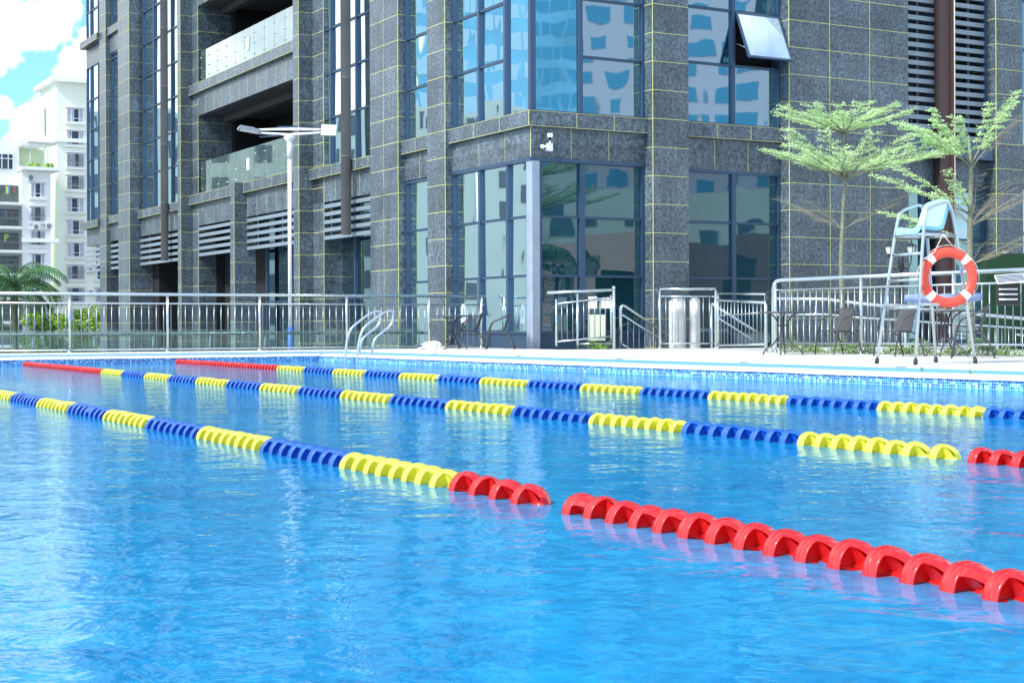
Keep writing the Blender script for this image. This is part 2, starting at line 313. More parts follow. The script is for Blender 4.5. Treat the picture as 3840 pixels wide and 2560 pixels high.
def leaf(name,a,b,tr=.25):
    m,nt,p=new(name); geo=N(nt,'ShaderNodeNewGeometry'); nz=N(nt,'ShaderNodeTexNoise'); nz.inputs['Scale'].default_value=3.5; nz.inputs['Detail'].default_value=4; lk(nt,geo.outputs['Position'],nz.inputs['Vector'])
    r=N(nt,'ShaderNodeMapRange'); lk(nt,math_(nt,'MULTIPLY_ADD',geo.outputs['Random Per Island'],.45,math_(nt,'MULTIPLY',nz.outputs[0],.75)),r.inputs[0]); r.inputs[1].default_value=.25; r.inputs[2].default_value=.9
    c=mixc(nt,r.outputs[0],a,b); lk(nt,c,p.inputs['Base Color']); p.inputs['Roughness'].default_value=.45
    tl=N(nt,'ShaderNodeBsdfTranslucent'); lk(nt,c,tl.inputs[0]); mx=N(nt,'ShaderNodeMixShader'); mx.inputs[0].default_value=tr
    lk(nt,p.outputs[0],mx.inputs[1]); lk(nt,tl.outputs[0],mx.inputs[2]); lk(nt,mx.outputs[0],nt.nodes['Material Output'].inputs[0]); return m
M['leafA']=leaf('pale_green_leaves',(.42,.64,.28),(.74,.90,.54),.42)
M['leafB']=leaf('bright_bush_leaves',(.12,.28,.03),(.42,.62,.10))
M['leafC']=leaf('hedge_leaves',(.07,.16,.04),(.38,.50,.20))
M['leafP']=leaf('palm_leaves',(.03,.12,.04),(.14,.32,.12))
M['turf']=simple('dark_green_artificial_turf',(.006,.045,.014),.9,var=.4,vscale=60,bump=1,bscale=150)
def woven():
    m,nt,p=new('grey_brown_wicker'); t=N(nt,'ShaderNodeTexCoord'); w=N(nt,'ShaderNodeTexChecker'); w.inputs['Scale'].default_value=55
    lk(nt,t.outputs['Object'],w.inputs['Vector']); w.inputs[1].default_value=(.075,.075,.08,1); w.inputs[2].default_value=(.018,.018,.022,1); lk(nt,w.outputs[0],p.inputs['Base Color']); p.inputs['Roughness'].default_value=.6; return m
M['rattan']=woven(); M['tubeg']=simple('grey_brown_painted_tube',(.055,.055,.065),.4)
# ================================================================ setting: ground, terrace, pool, deck
def struct(mb,name,mat,frame=True):
    o=mb.build(name,mat); 
    if frame: o.rotation_euler=(0,0,TH)
    o['kind']='structure'; return o
m=MB(); m.face([(-900,-900,-6),(900,-900,-6),(900,900,-6),(-900,900,-6)]); struct(m,'ground',M['ground'],False)
m=MB(); m.prism([(-24,32.05),(17,32.05),(17,28.55),(60,28.55),(60,70),(14,70),(14,45),(-24,45)],-6.1,-.6); struct(m,'terrace',M['terrace'])
E=lambda a: 11.7+.048*(29-a)      # pool's right edge
A0=-14
m=MB(); m.face([(-15,A0,0),(E(A0)+.05,A0,0),(E(29)+.05,29.05,0),(-15,29.05,0)]); struct(m,'water',M['water'])
m=MB(); w=.25
m.prism([(E(A0),A0),(E(A0)+w,A0),(E(29)+w,29+w),(-15,29+w),(-15,29),(E(29),29)],-1.8,.0905); struct(m,'pool_wall',M['mosaic'])
m=MB(); m.face([(-15,A0,-1.75),(E(A0),A0,-1.75),(E(29),29,-1.75),(-15,29,-1.75)]); struct(m,'pool_floor',M['mosaic'])
def ringstrip(d0,d1,z0,z1):
    m=MB(); m.prism([(E(A0)+d0,A0),(E(A0)+d1,A0),(E(29)+d1,29+d1),(-15,29+d1),(-15,29+d0),(E(29)+d0,29+d0)],z0,z1); return m
# coping with a rounded nose, in stones
m=MB(); nose=[(.46,.138),(.08,.138),(.03,.128),(-.015,.105),(-.025,.092),(.0,.0915)]
def cop_pt(kind,t,d,z):
    return (E(t)+d,t,z) if kind else (t,29+d,z)
def cop_run(kind,t0,t1,L,lip):
    n=max(1,round(abs(t1-t0)/L)); 
    for i in range(n):
        a=t0+(t1-t0)*i/n; b=t0+(t1-t0)*(i+1)/n; g=.004*(1 if b>a else -1); a+=g; b-=g
        dz=random.uniform(-.003,.003)
        ring=[[cop_pt(kind,t,d,z+dz) for d,z in nose] for t in (a,b)]
        for k in range(len(nose)-1):
            q=[ring[0][k],ring[0][k+1],ring[1][k+1],ring[1][k]]; m.face(q if kind else q[::-1],0,False)
        m.face(ring[0]); m.face(ring[1])
cop_run(True,28.98,A0,1.0,0); cop_run(False,11.66,-15,1.0,0)
m.prism([(E(29)-.01,28.99),(E(29)+.46,28.99),(E(29)+.46,29.46),(E(29)-.05,29.46)],.0915,.1385)
struct(m,'pool_coping',M['coping'])
m=ringstrip(.252,.47,.02,.1302); struct(m,'coping_bed',M['grout'] if False else M['soil'])
m=ringstrip(.47,1.15,.02,.150); struct(m,'blue_border_strip',M['strip'])
m=MB(); d=1.15
m.prism([(E(A0)+d,A0),(60,A0),(60,18.5),(18.9,28.5),(17.0,28.5),(17.0,32.0),(-24,32.0),(-24,29+d),(E(29)+d,29+d)],.02,.17); struct(m,'pool_deck',M['deck'])
# ================================================================ lane ropes
def float_mesh(mat):
    m=MB(); seg=22
    # rim band, slightly bulged, hollow
    m.lathe([(.071,-.066),(.077,-.062),(.0785,-.045),(.0785,-.03),(.0775,-.012),(.074,-.006),(.070,-.012),(.070,-.060),(.071,-.066)],seg=seg,axis='x')
    m.lathe([(.0795,-.046),(.0805,-.044),(.0805,-.040),(.0795,-.038)],seg=seg,axis='x')
    m.lathe([(.0705,-.040),(.04,-.037),(.012,-.034)],seg=seg,axis='x'); m.lathe([(.012,-.030),(.04,-.033),(.0705,-.036)],seg=seg,axis='x')
    m.lathe([(.0,-.070),(.011,-.070),(.0125,-.05),(.014,.0),(.021,.012),(.020,.03),(.013,.066),(0,.066)],seg=12,axis='x')
    # four turned vanes: outer skin sweeping from the rim down to the hub, with a folded web under it
    for k,(a0,wd_) in enumerate(((R(8),2.0),(R(205),1.5))):
        nu,nv=6,5; P=[]
        for i in range(nu+1):
            u=i/nu; x=-.010+.072*u
            row=[]
            ro=.0755*(1-u**1.9*.55)
            for j in range(nv+1):
                v=j/nv; ang=a0+v*(wd_-.35*u)+u*.10
                row.append((x,ro*math.cos(ang),ro*math.sin(ang)))
            P.append(row)
        for i in range(nu):
            for j in range(nv): m.face([P[i][j],P[i+1][j],P[i+1][j+1],P[i][j+1]],0,True)
        for i in range(nu):      # web to hub
            def hub(p): x,y,z=p; L=math.hypot(y,z); return (x,y/L*.012,z/L*.012)
            a,b=P[i][0],P[i+1][0]; m.face([a,hub(a),hub(b),b],0,True)
        q=P[-1]
        for j in range(nv): a,b=q[j],q[j+1]; m.face([a,(.05,0,0),b],0,True)
    for (q,tw) in ((R(172),.25),(R(118),-.2)):
        P=[(-.018+.062*i/5,(.073*(1-.75*(i/5)**1.8)),q+tw*i/5) for i in range(6)]
        for i in range(5):
            (x0,r0,g0),(x1,r1,g1)=P[i],P[i+1]; m.face([(x0,0.012*math.cos(g0),.012*math.sin(g0)),(x0,r0*math.cos(g0),r0*math.sin(g0)),(x1,r1*math.cos(g1),r1*math.sin(g1)),(x1,.012*math.cos(g1),.012*math.sin(g1))],0,True)
    me=bpy.data.meshes.new('float'); me.from_pydata(m.v,[],m.f); me.polygons.foreach_set('use_smooth',m.s); me.materials.append(mat); me.update(); return me
FM={c:float_mesh(M[c]) for c in ('red','yellow','blue')}
SP=.142
def lane_rope(b0,blocks,label):
    """blocks: (a_start, a_end, colour, count), nearest first"""
    t=thing('lane_rope',label,'lane rope',(b0,blocks[0][0],0),group='lane ropes floating across the pool')
    o0=blocks[0][0]; m=MB(); m.tube([(b0,o0,-.012),(b0,28.98,-.012)],.004,6); m.build('cable',M['steel2'],t)
    rest={'red':MB(),'yellow':MB(),'blue':MB()}; cnt=0
    rot=Matrix.Rotation(-PI/2,4,'Z')
    for (s0,s1,c,n) in blocks:
        for i in range(n):
            a=s0+(s1-s0)*(i+.5)/n
            roll=FROLL+(random.uniform(-.6,.6) if random.random()<.12 else random.uniform(-.12,.12)); tilt=random.uniform(-.05,.05); dz=random.uniform(-.004,.003)
            Mx=Matrix.Translation((0,a-o0,-.002+dz))@rot@Matrix.Rotation(tilt,4,'Z')@Matrix.Rotation(roll,4,'X')
            if cnt<100:
                o=bpy.data.objects.new('float',FM[c]); COL.objects.link(o); o.parent=t; o.matrix_local=Mx; cnt+=1
                o['label']=c+' plastic wave-breaking float'
            else:
                g=rest[c]; nb=len(g.v); me=FM[c]
                g.v+=[tuple(Mx@v.co+Vector((b0,o0,0))) for v in me.vertices]
                for p in me.polygons: g.f.append(tuple(nb+i for i in p.vertices)); g.m.append(0); g.s.append(p.use_smooth)
    gm=MB(); ml=[]
    for c in ('red','yellow','blue'):
        g=rest[c]
        if not g.v: continue
        nb=len(gm.v); gm.v+=g.v; gm.f+=[tuple(nb+i for i in f) for f in g.f]; gm.m+=[len(ml)]*len(g.f); gm.s+=g.s; ml.append(M[c])
    if gm.v:
        o=gm.build('distant_floats',ml,t); o['kind']='stuff'
FROLL=0.0
def alt(a0,n,first,step=1.146):
    o={'yellow':'blue','blue':'yellow'}; return [(a0+i*step,a0+(i+1)*step,first if i%2==0 else o[first],8) for i in range(n)]
lane_rope(3.03,[(2.44,4.97,'red',17),(5.20,5.92,'red',4)]+alt(5.95,10,'yellow'),'nearest lane rope, big red floats on the right split from four more by a gap')
lane_rope(5.87,[(4.75,5.74,'red',7),(5.86,6.02,'yellow',1),(6.07,7.07,'yellow',7)]+alt(7.09,14,'blue',1.134)+[(22.97,28.5,'red',38)],'middle lane rope, ending in a lone yellow float and red ones on the right')
lane_rope(8.72,[(6.11,7.25,'yellow',8),(7.25,8.40,'blue',8)]+alt(8.40,13,'yellow')+[(23.30,28.72,'red',38)],'farthest lane rope, its red far end reaching the tiled wall below the lamp pole')
# ================================================================ office building
OB=(16.88,29.6,-.6)
off=thing('office_building','dark granite office building with yellow tile joints, tinted windows and balconies','building',OB)
BL=16.88; AC=29.6; TOP=20.5; GZ=.83; GP=.657; GW=.0055; PR=.003
def stone(name,b0,b1,a0,a1,z0,z1,jb=(),ja=(),grid=True,corner=True,edges=True,parent=off,faces='LR',ends=False):
    """granite block; grout strips stand 3 mm proud. jb: joints on the front (a0) face, ja: on the left (b0) face"""
    m=MB(); m.box(b0,b1,a0,a1,z0,z1,0)
    L='L' in faces; Rf='R' in faces
    if grid:
        n=math.ceil((z0+.05-GZ)/GP)
        while GZ+n*GP<z1-.05:
            z=GZ+n*GP; n+=1
            if Rf: m.box(b0,b1,a0-PR,a0,z-GW,z+GW,1)
            if L: m.box(b0-PR,b0,a0,a1,z-GW,z+GW,1)
    if corner and L and Rf: m.box(b0-PR-.001,b0+GW*1.5,a0-PR-.001,a0+GW*1.5,z0,z1,1)
    if Rf:
        for b in jb: m.box(b-GW*.8,b+GW*.8,a0-PR*1.3,a0,z0,z1,1)
    if L:
        for a in ja: m.box(b0-PR*1.3,b0,a-GW*.8,a+GW*.8,z0,z1,1)
    if ends and Rf:
        m.box(b0,b1,a0-PR*1.6,a0,z0,z0+GW*1.4,1); m.box(b0,b1,a0-PR*1.6,a0,z1-GW*1.4,z1,1)
    if ends and L:
        m.box(b0-PR*1.6,b0,a0,a1,z0,z0+GW*1.4,1); m.box(b0-PR*1.6,b0,a0,a1,z1-GW*1.4,z1,1)
    return m.build(name,[M['granite'],M['grout']],parent)
def lin(a,b,n): return [a+(b-a)*i/n for i in range(1,n)]
# columns on the left facade
stone('stone_column',BL,BL+.9,33.77,34.76,-.6,TOP)
stone('stone_column',BL,BL+1.0,36.48,38.26,-.6,TOP,ja=[37.38])
stone('stone_column',BL,BL+1.3,43.50,43.96,-.6,TOP)
stone('stone_column',BL,BL+1.3,55.29,55.65,-.6,TOP)
stone('stone_column',BL,BL+.95,62.20,63.91,-.6,TOP,ja=[63.05])
stone('stone_column',BL,BL+.8,65.90,66.93,-.6,TOP)
stone('stone_column',BL,BL+.75,49.38,49.78,-.6,5.44)
# columns on the right facade
stone('stone_column',20.12,21.12,AC,AC+.9,-.6,TOP)
stone('stone_wall',24.09,25.37,AC,AC+1.2,-.6,TOP,jb=[25.361])
stone('stone_wall',25.37,26.66,AC,AC+1.2,-.6,TOP,jb=[26.652],faces='R')
stone('stone_wall',26.66,27.93,AC,AC+1.2,-.6,TOP,faces='R')
stone('stone_column',31.01,31.99,AC,AC+.9,-.6,TOP)
stone('stone_column',36.0,40.0,AC,AC+.9,-.6,TOP,jb=[37.0,38.0,39.0])
# jambs
stone('jamb',17.33,18.3,42.65,43.50,-.6,TOP,faces='LR')
stone('jamb',17.33,18.6,54.62,55.29,-.6,TOP,faces='LR')
m=MB(); m.box(17.98,18.3,54.575,54.612,-.6,4.3); m.build('dark_recess_panel',M['void'],off)  # near-black panel over the stone jamb, painting in the portico's deep shade
# spandrels + sills
SILLT,SILLB,WT=5.44,5.10,4.42
def spandrelL(bw_,a0,a1,zt,zb,n,sillb=None,sz=.34,sa0=None,sa1=None):
    stone('spandrel',bw_,bw_+.25,a0,a1,zb,zt-sz,ja=lin(a0,a1,n),grid=False,corner=False,faces='L')
    stone('sill',sillb if sillb else bw_-.12,bw_+.25,sa0 or a0,sa1 or a1,zt-sz,zt,ja=lin(a0,a1,n),grid=False,corner=True,ends=True)
def spandrelR(aw,b0,b1,zt,zb,n,sz=.34,silla=None,js=None):
    J=js or lin(b0,b1,n)
    stone('spandrel',b0,b1,aw,aw+.25,zb,zt-sz,jb=J,grid=False,corner=False,faces='R')
    stone('sill',b0,b1,silla or aw-.12,aw+.25,zt-sz,zt,jb=J,grid=False,corner=True,faces='R',ends=True)
# bay (corner)
stone('spandrel',17.08,20.12,29.93,33.77,WT,SILLB,jb=[18.13,19.13],ja=[31.11,32.39],grid=False)
stone('sill',16.96,20.12,29.80,33.80,SILLB,SILLT,jb=[18.2,19.2],ja=[31.15,32.42],grid=False,ends=True)
spandrelL(17.08,34.76,36.48,SILLT,WT,2)
spandrelR(29.93,21.12,24.09,SILLT,4.36,3)
for a0,a1,n in ((38.26,43.5,6),(55.65,62.20,7)):
    spandrelL(17.33,a0,a1,SILLT-.1,4.32,n,17.20,.30)
for lev,zt in enumerate((5.44,9.42,13.37,17.3)):
    spandrelL(17.33,43.96,54.62,zt,(4.32 if lev==0 else zt-1.13),12,17.18,.34,43.96,55.45)
spandrelL(17.08,63.91,65.90,SILLT-.1,4.3,2,16.95,.3)
spandrelL(17.03,66.93,69.81,SILLT-.15,4.25,3,16.76,.3,66.93,69.95)
for z in (13.3,):
    spandrelL(17.08,63.91,65.90,z,12.25,2,16.95,.3); spandrelL(17.03,66.93,69.81,z,12.2,3,16.76,.28,66.93,69.95)
# windows -------------------------------------------------------
T8=[6.76,8.07,9.38,10.69,12.0,13.31,14.62,15.93,17.24,18.55]
def windowL(b,a0,a1,z0,z1,mul=(),cols=None,trans=T8,fw=.045,gl='glassL',name='window',depth=.09):
    """window in a plane b=const facing left. cols: per column bool for transoms"""
    m=MB(); e=[a0]+sorted(mul)+[a1]
    m.box(b-.02,b+depth,a0,a0+fw*1.3,z0,z1); m.box(b-.02,b+depth,a1-fw*1.3,a1,z0,z1); m.box(b-.021,b+depth,a0+fw*1.3,a1-fw*1.3,z1-fw*1.4,z1); m.box(b-.021,b+depth,a0+fw*1.3,a1-fw*1.3,z0,z0+fw)
    for a in mul: m.box(b-.035,b+depth,a-fw,a+fw,z0+fw,z1-fw*1.4)
    for i in range(len(e)-1):
        if cols and not cols[i]: continue
        for z in trans:
            if z0+.2<z<z1-.2:
                lo=e[i]+(fw if i else fw*1.3); hi=e[i+1]-(fw if i<len(e)-2 else fw*1.3)
                m.box(b-.012,b+depth,lo,hi,z-.03,z+.012); m.box(b-.018,b-.012,lo,hi,z+.012,z+.022)
    w=m.build(name,M['frame'],off)
    for i in range(len(e)-1):
        zz=[z0]+[z for z in trans if z0+.2<z<z1-.2 and (not cols or cols[i])]+[z1]
        for j in range(len(zz)-1):
            g=MB(); t=random.uniform(-.006,.006); s=random.uniform(-.006,.006); q=[(e[i]+.01,zz[j]+.005,-t-s),(e[i+1]-.01,zz[j]+.005,t-s),(e[i+1]-.01,zz[j+1]-.005,t+s),(e[i]+.01,zz[j+1]-.005,-t+s)]
            g.face([(b+.04+d,a,z) for a,z,d in q]); g.build('pane',M[gl],w)
    return w
def windowR(a,b0,b1,z0,z1,mul=(),cols=None,trans=T8,fw=.045,gl='glassR',name='window',skip=(),depth=.09):
    m=MB(); e=[b0]+sorted(mul)+[b1]
    m.box(b0,b0+fw*1.3,a-.02,a+depth,z0,z1); m.box(b1-fw*1.3,b1,a-.02,a+depth,z0,z1); m.box(b0+fw*1.3,b1-fw*1.3,a-.021,a+depth,z1-fw*1.4,z1); m.box(b0+fw*1.3,b1-fw*1.3,a-.021,a+depth,z0,z0+fw)
    for b in mul: m.box(b-fw,b+fw,a-.035,a+depth,z0+fw,z1-fw*1.4)
    for i in range(len(e)-1):
        if cols and not cols[i]: continue
        for z in trans:
            if z0+.2<z<z1-.2:
                lo=e[i]+(fw if i else fw*1.3); hi=e[i+1]-(fw if i<len(e)-2 else fw*1.3)
                m.box(lo,hi,a-.012,a+depth,z-.03,z+.012); m.box(lo,hi,a-.018,a-.012,z+.012,z+.022)
    w=m.build(name,M['frame'],off)
    for i in range(len(e)-1):
        zz=[z0]+[z for z in trans if z0+.2<z<z1-.2 and (not cols or cols[i])]+[z1]
        for j in range(len(zz)-1):
            if (i,j) in skip: continue
            g=MB(); t=random.uniform(-.006,.006); s=random.uniform(-.006,.006); q=[(e[i]+.01,zz[j]+.005,-t-s),(e[i+1]-.01,zz[j]+.005,t-s),(e[i+1]-.01,zz[j+1]-.005,t+s),(e[i]+.01,zz[j+1]-.005,-t+s)]
            g.face([(b,a+.04+d,z) for b,z,d in q]); g.build('pane',M[gl],w)
    return w
LT=[.5,1.80,3.12]
# bay upper and lower
windowL(17.10,29.98,33.77,SILLT,TOP,[31.11,32.39],[False,True,True])
windowR(29.95,17.16,20.12,SILLT,TOP,[18.39],[False,True])
m=MB(); m.box(17.08,17.16,29.93,30.0,SILLT,TOP); m.build('corner_post',M['frame'],off)
windowL(17.10,30.08,33.77,.5,WT,[31.01,32.37],None,LT,fw=.05)
m=MB(); m.box(17.11,17.2,30.08,33.77,.17,.5); m.build('kick_panel',M['frame'],off)
windowR(29.95,17.28,20.12,.5,WT,[18.42],None,LT,fw=.065,gl='glassRL')
m=MB(); m.box(17.28,20.12,29.97,30.05,.17,.5); m.build('kick_panel',M['frame'],off)
m=MB(); m.prism([(17.05,30.08),(17.05,29.93),(17.09,29.885),(17.28,29.885),(17.28,30.08)],-.6,WT-.085); m.build('corner_pillar',M['lilac'],off)
m=MB(); m.box(17.04,17.13,29.89,33.77,WT-.085,WT-.001); m.box(17.13,20.12,29.89,29.98,WT-.085,WT-.001); m.build('head_rail',M['frame'],off)
m=MB(); m.box(17.10,17.2,30.15,33.77,-.6,.17); m.box(17.34,20.12,29.95,30.05,-.6,.17); m.build('plinth',M['granite'],off)
# narrow window between first columns
windowL(17.10,34.76,36.46,SILLT,TOP,[],None,T8); windowL(17.10,34.76,36.46,-.5,WT-.02,[],None,LT)
# bay with the round pipe
windowL(17.38,38.26,43.42,SILLT-.1,TOP,[40.3,42.16],None,T8)
windowL(17.38,55.65,61.95,SILLT-.1,TOP,[58.0,60.37],None,T8)
windowL(17.13,63.91,65.85,SILLT-.1,12.25,[64.58],None,T8); windowL(17.13,63.91,65.85,13.3,TOP,[64.58],None,T8)
windowL(17.05,66.93,69.81,SILLT-.15,12.2,[67.72,69.03],None,T8); windowL(17.05,66.93,69.81,13.3,TOP,[67.72,69.03],None,T8)
# right-hand window
windowR(29.95,21.12,24.09,SILLT,TOP,[22.67],None,[z+.12 for z in T8],skip=((1,1),))
windowR(29.95,21.12,24.09,-.5,4.36,[22.67],None,LT,fw=.055,gl='glassRL')
windowR(29.95,31.99,36.0,SILLT,TOP,[33.3,34.6],None,T8); windowR(29.95,31.99,36.0,-.5,4.36,[33.3,34.6],None,LT); spandrelR(29.93,31.99,36.0,SILLT,4.36,3)
# open top-hung sash
z1,z0=8.17,6.90; ang=R(24)
m=MB(); Mx=Matrix.Translation((0,29.93,z1))@Matrix.Rotation(-ang,4,'X'); h=z1-z0
b0,b1=22.73,24.05
for q in ((b0,b0+.05,-.02,.03,-h,0),(b1-.05,b1,-.02,.03,-h,0),(b0+.05,b1-.05,-.02,.03,-.05,0),(b0+.05,b1-.05,-.02,.03,-h,-h+.05)): m.box(*q,0,Mx)
sash=m.build('opened_sash',M['frame'],off); m=MB(); m.box(b0+.05,b1-.05,-.005,.005,-h+.05,-.05,0,Mx); m.build('pane',mirror_glass('sash_glass',(.86,.95,1.0),(.35,.5,.6),.5,.1),sash)
m=MB(); 
for b in (b0+.03,b1-.03): m.tube([(b,29.96,z1-.75),tuple(Mx@Vector((b,0,-h*.8)))],.010,6)
m.build('stay_arm',M['alu'],sash)
m=MB(); m.box(22.7,24.05,30.25,30.3,z0,z1); m.build('dark_opening',M['void'],off)
# balconies -----------------------------------------------------
for k,(zf,zc) in enumerate(((5.44,8.29),(9.42,12.24),(13.37,16.2))):
    m=MB(); m.box(17.58,20.0,43.96,54.62,zf-.35,zf-.12); m.build('balcony_floor',M['ceil'],off)
    m=MB(); m.box(17.58,20.0,43.96,54.62,zc,zc+.3); m.box(18.2,18.45,43.96,54.62,zc-.22,zc); m.build('balcony_ceiling',M['ceil'],off)
    m=MB(); m.box(20.0,20.1,43.9,54.7,zf-.3,zc+.2); m.box(18.61,20.0,54.3,54.6,zf-.3,zc+.2); m.box(18.19,20.0,43.97,44.2,zf-.3,zc+.2); m.build('balcony_back_wall',M['void'],off)  # walls coloured near-black so the recess looks shaded
    n=11; a0,a1=45.0-1.04,54.35
    for i in range(n):
        x0=a0+(a1-a0)*i/n; x1=a0+(a1-a0)*(i+1)/n
        p=MB(); p.box(17.36,17.372,x0+.008,x1-.008,zf,zf+1.15); g=p.build('balustrade_panel',M['bal'],off)
        b=MB()
        for zz in (.2,.55,.9):
            b.lathe([(0,-.03),(.013,-.03),(.013,0),(0,0)],(17.36,x0+.07,zf+zz),8,axis='x'); b.lathe([(0,-.03),(.013,-.03),(.013,0),(0,0)],(17.36,x1-.07,zf+zz),8,axis='x')
        b.build('bolt',M['steel'],g)
    m=MB(); m.tube([(17.45,43.98,zf+1.02),(17.45,54.4,zf+1.02)],.022,8); m.build('balcony_handrail',M['steel2'],off)
    if k<2:
        m=MB(); m.box(17.33,17.355,49.2,49.42,zf+.42,zf+.82,0); m.build('notice_plate',M['white'],off)
# louvres under the spandrels -----------------------------------
def louvreL(b,a0,a1,z0,z1,n,posts=()):
    m=MB(); p=(z1-z0)/n
    for i in range(n):
        z=z0+p*i; m.box(b-.05,b+.05,a0,a1,z+.0,z+p*.48)
    for a in posts: m.box(b+.05,b+.09,a-.03,a+.03,z0+.002,z1)
    return m.build('louvre',M['louvre'],off)
louvreL(17.36,38.27,39.9,3.21,4.36,5,[39.2]); louvreL(17.361,39.9,42.64,3.21,4.36,5,[41.3,42.3])
louvreL(17.36,43.97,49.37,3.21,4.36,5,[46.3,48.6]); louvreL(17.36,49.79,54.61,3.21,4.36,5,[51.2])
louvreL(17.36,55.66,57.4,3.15,4.32,5,[56.5]); louvreL(17.361,57.4,62.19,3.15,4.32,5,[59.4,61.2])
louvreL(17.12,63.92,65.89,3.1,4.28,5,[64.9]); louvreL(17.0,66.94,69.85,3.08,4.22,5,[68.2])
# dark lobby glazing and void blocks behind
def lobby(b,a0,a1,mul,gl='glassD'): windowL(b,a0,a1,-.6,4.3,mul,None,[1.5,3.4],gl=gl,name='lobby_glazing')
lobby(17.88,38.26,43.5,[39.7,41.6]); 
stone('return_wall',17.9,19.4,43.5,43.96,-.6,4.3,faces='R')
lobby(18.0,43.96,49.4,[45.6,47.1]); m=MB(); m.box(18.3,18.4,49.8,54.6,-.6,4.4); m.build('dark_recess_panel',M['void'],off)
m=MB(); m.box(18.3,18.9,62.21,63.9,-.6,4.4); m.build('dark_recess_panel',M['void'],off)
m=MB(); m.box(18.6,19.6,55.3,55.6,-.6,4.4); m.build('dark_recess_panel',M['void'],off)
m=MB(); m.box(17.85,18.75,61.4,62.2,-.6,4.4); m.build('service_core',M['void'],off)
# pipes ---------------------------------------------------------
for (b,a,zb) in ((17.05,40.32,3.24),(17.05,57.9,3.18)):
    m=MB(); 
    prof=[(.15,zb),(.152,SILLT-.35)]
    z=zb; 
    while z<TOP:
        z2=min(z+2.2,TOP); m.lathe([(0,z),(.145,z),(.145,z2-.01),(.152,z2-.01),(.152,z2),(0,z2)],(b,a,0),18); z=z2
    m.build('downpipe',M['bronze'],off)
# right louvre bay ----------------------------------------------
m=MB(); z=5.50
while z<TOP: m.box(27.93,31.0,29.93,30.02,z,z+.115); z+=.232
m.build('louvre',M['louvre'],off)
m=MB(); m.box(28.6,28.68,30.02,30.1,5.47,TOP); m.box(30.4,30.48,30.02,30.1,5.47,TOP); m.box(30.93,31.0,29.9,30.1,5.47,TOP); m.build('louvre_post',M['frame'],off)
m=MB(); m.box(27.93,31.01,30.9,31.0,4,TOP); m.build('louvre_backing',simple('dim_plant_room',(.03,.045,.06),.7),off)
m=MB(); m.box(27.94,29.1,29.66,30.2,4.98,5.46); m.box(29.62,31.0,29.66,30.2,4.98,5.46); m.build('steel_lintel',M['frame'],off)
m=MB(); m.box(29.12,29.5,29.70,29.9,-.6,TOP); m.box(29.5,29.56,29.62,29.9,-.6,TOP,0); m.build('steel_channel',M['brown'],off)
m=MB(); m.tube([(29.53,29.60,-.6),(29.53,29.60,TOP)],.016,8); m.build('thin_pipe',simple('pinkish_pipe',(.75,.62,.58),.4),off)
stone('spandrel',27.93,31.01,29.98,30.2,4.2,4.98,grid=False,corner=False,faces='R')
windowR(29.99,27.95,31.0,-.5,4.2,[28.75,29.3],None,[1.0,2.9],gl='glassR',name='glass_door')
# solid core, roof, unseen sides
m=MB(); m.box(20.2,40.0,34.0,55.6,-.6,TOP); m.box(21.4,40.0,55.6,69.8,-.6,TOP); m.box(18.2,20.2,34.0,43.8,4.4,TOP); m.box(18.0,40.0,31.1,34.0,-.6,TOP); m.box(18.3,21.4,55.9,69.7,4.6,TOP); m.build('core_wall',M['granite'],off)
m=MB(); m.box(16.7,40.2,29.4,70,TOP,TOP+.5); m.build('roof',M['ceil'],off)
m=MB(); m.box(17.4,21.4,55.7,69.8,4.33,4.55); m.build('portico_ceiling',M['ceil'],off)
# ---------------------------------------------------------------- security camera
t=thing('security_camera','small white bullet camera on a bracket above the corner window','security camera',(17.42,29.93,4.55))
m=MB(); m.lathe([(0,0),(.055,0),(.05,-.03),(0,-.03)],(0,0,0),16); m.v=[(17.36+x,29.9+z,4.66+y) for x,y,z in m.v]; m.tube([(17.36,29.88,4.66),(17.40,29.76,4.66),(17.46,29.74,4.72),(17.47,29.72,4.80)],.018,8); m.box(17.46,17.57,29.79,29.93,4.56,4.74); m.build('bracket',M['white'],t)
m=MB(); m.tube([(17.36,29.56,4.80),(17.50,29.80,4.90)],.05,12); m.box(-.055,.055,-.19,.14,.05,.058,0,Matrix.Translation((17.43,29.68,4.85))@Matrix.Rotation(R(-30),4,'Z')@Matrix.Rotation(R(20),4,'X')); h=m.build('camera_body',M['white'],t)
m=MB(); m.tube([(17.345,29.535,4.79),(17.362,29.565,4.803)],.043,12); m.build('lens',M['black'],h)
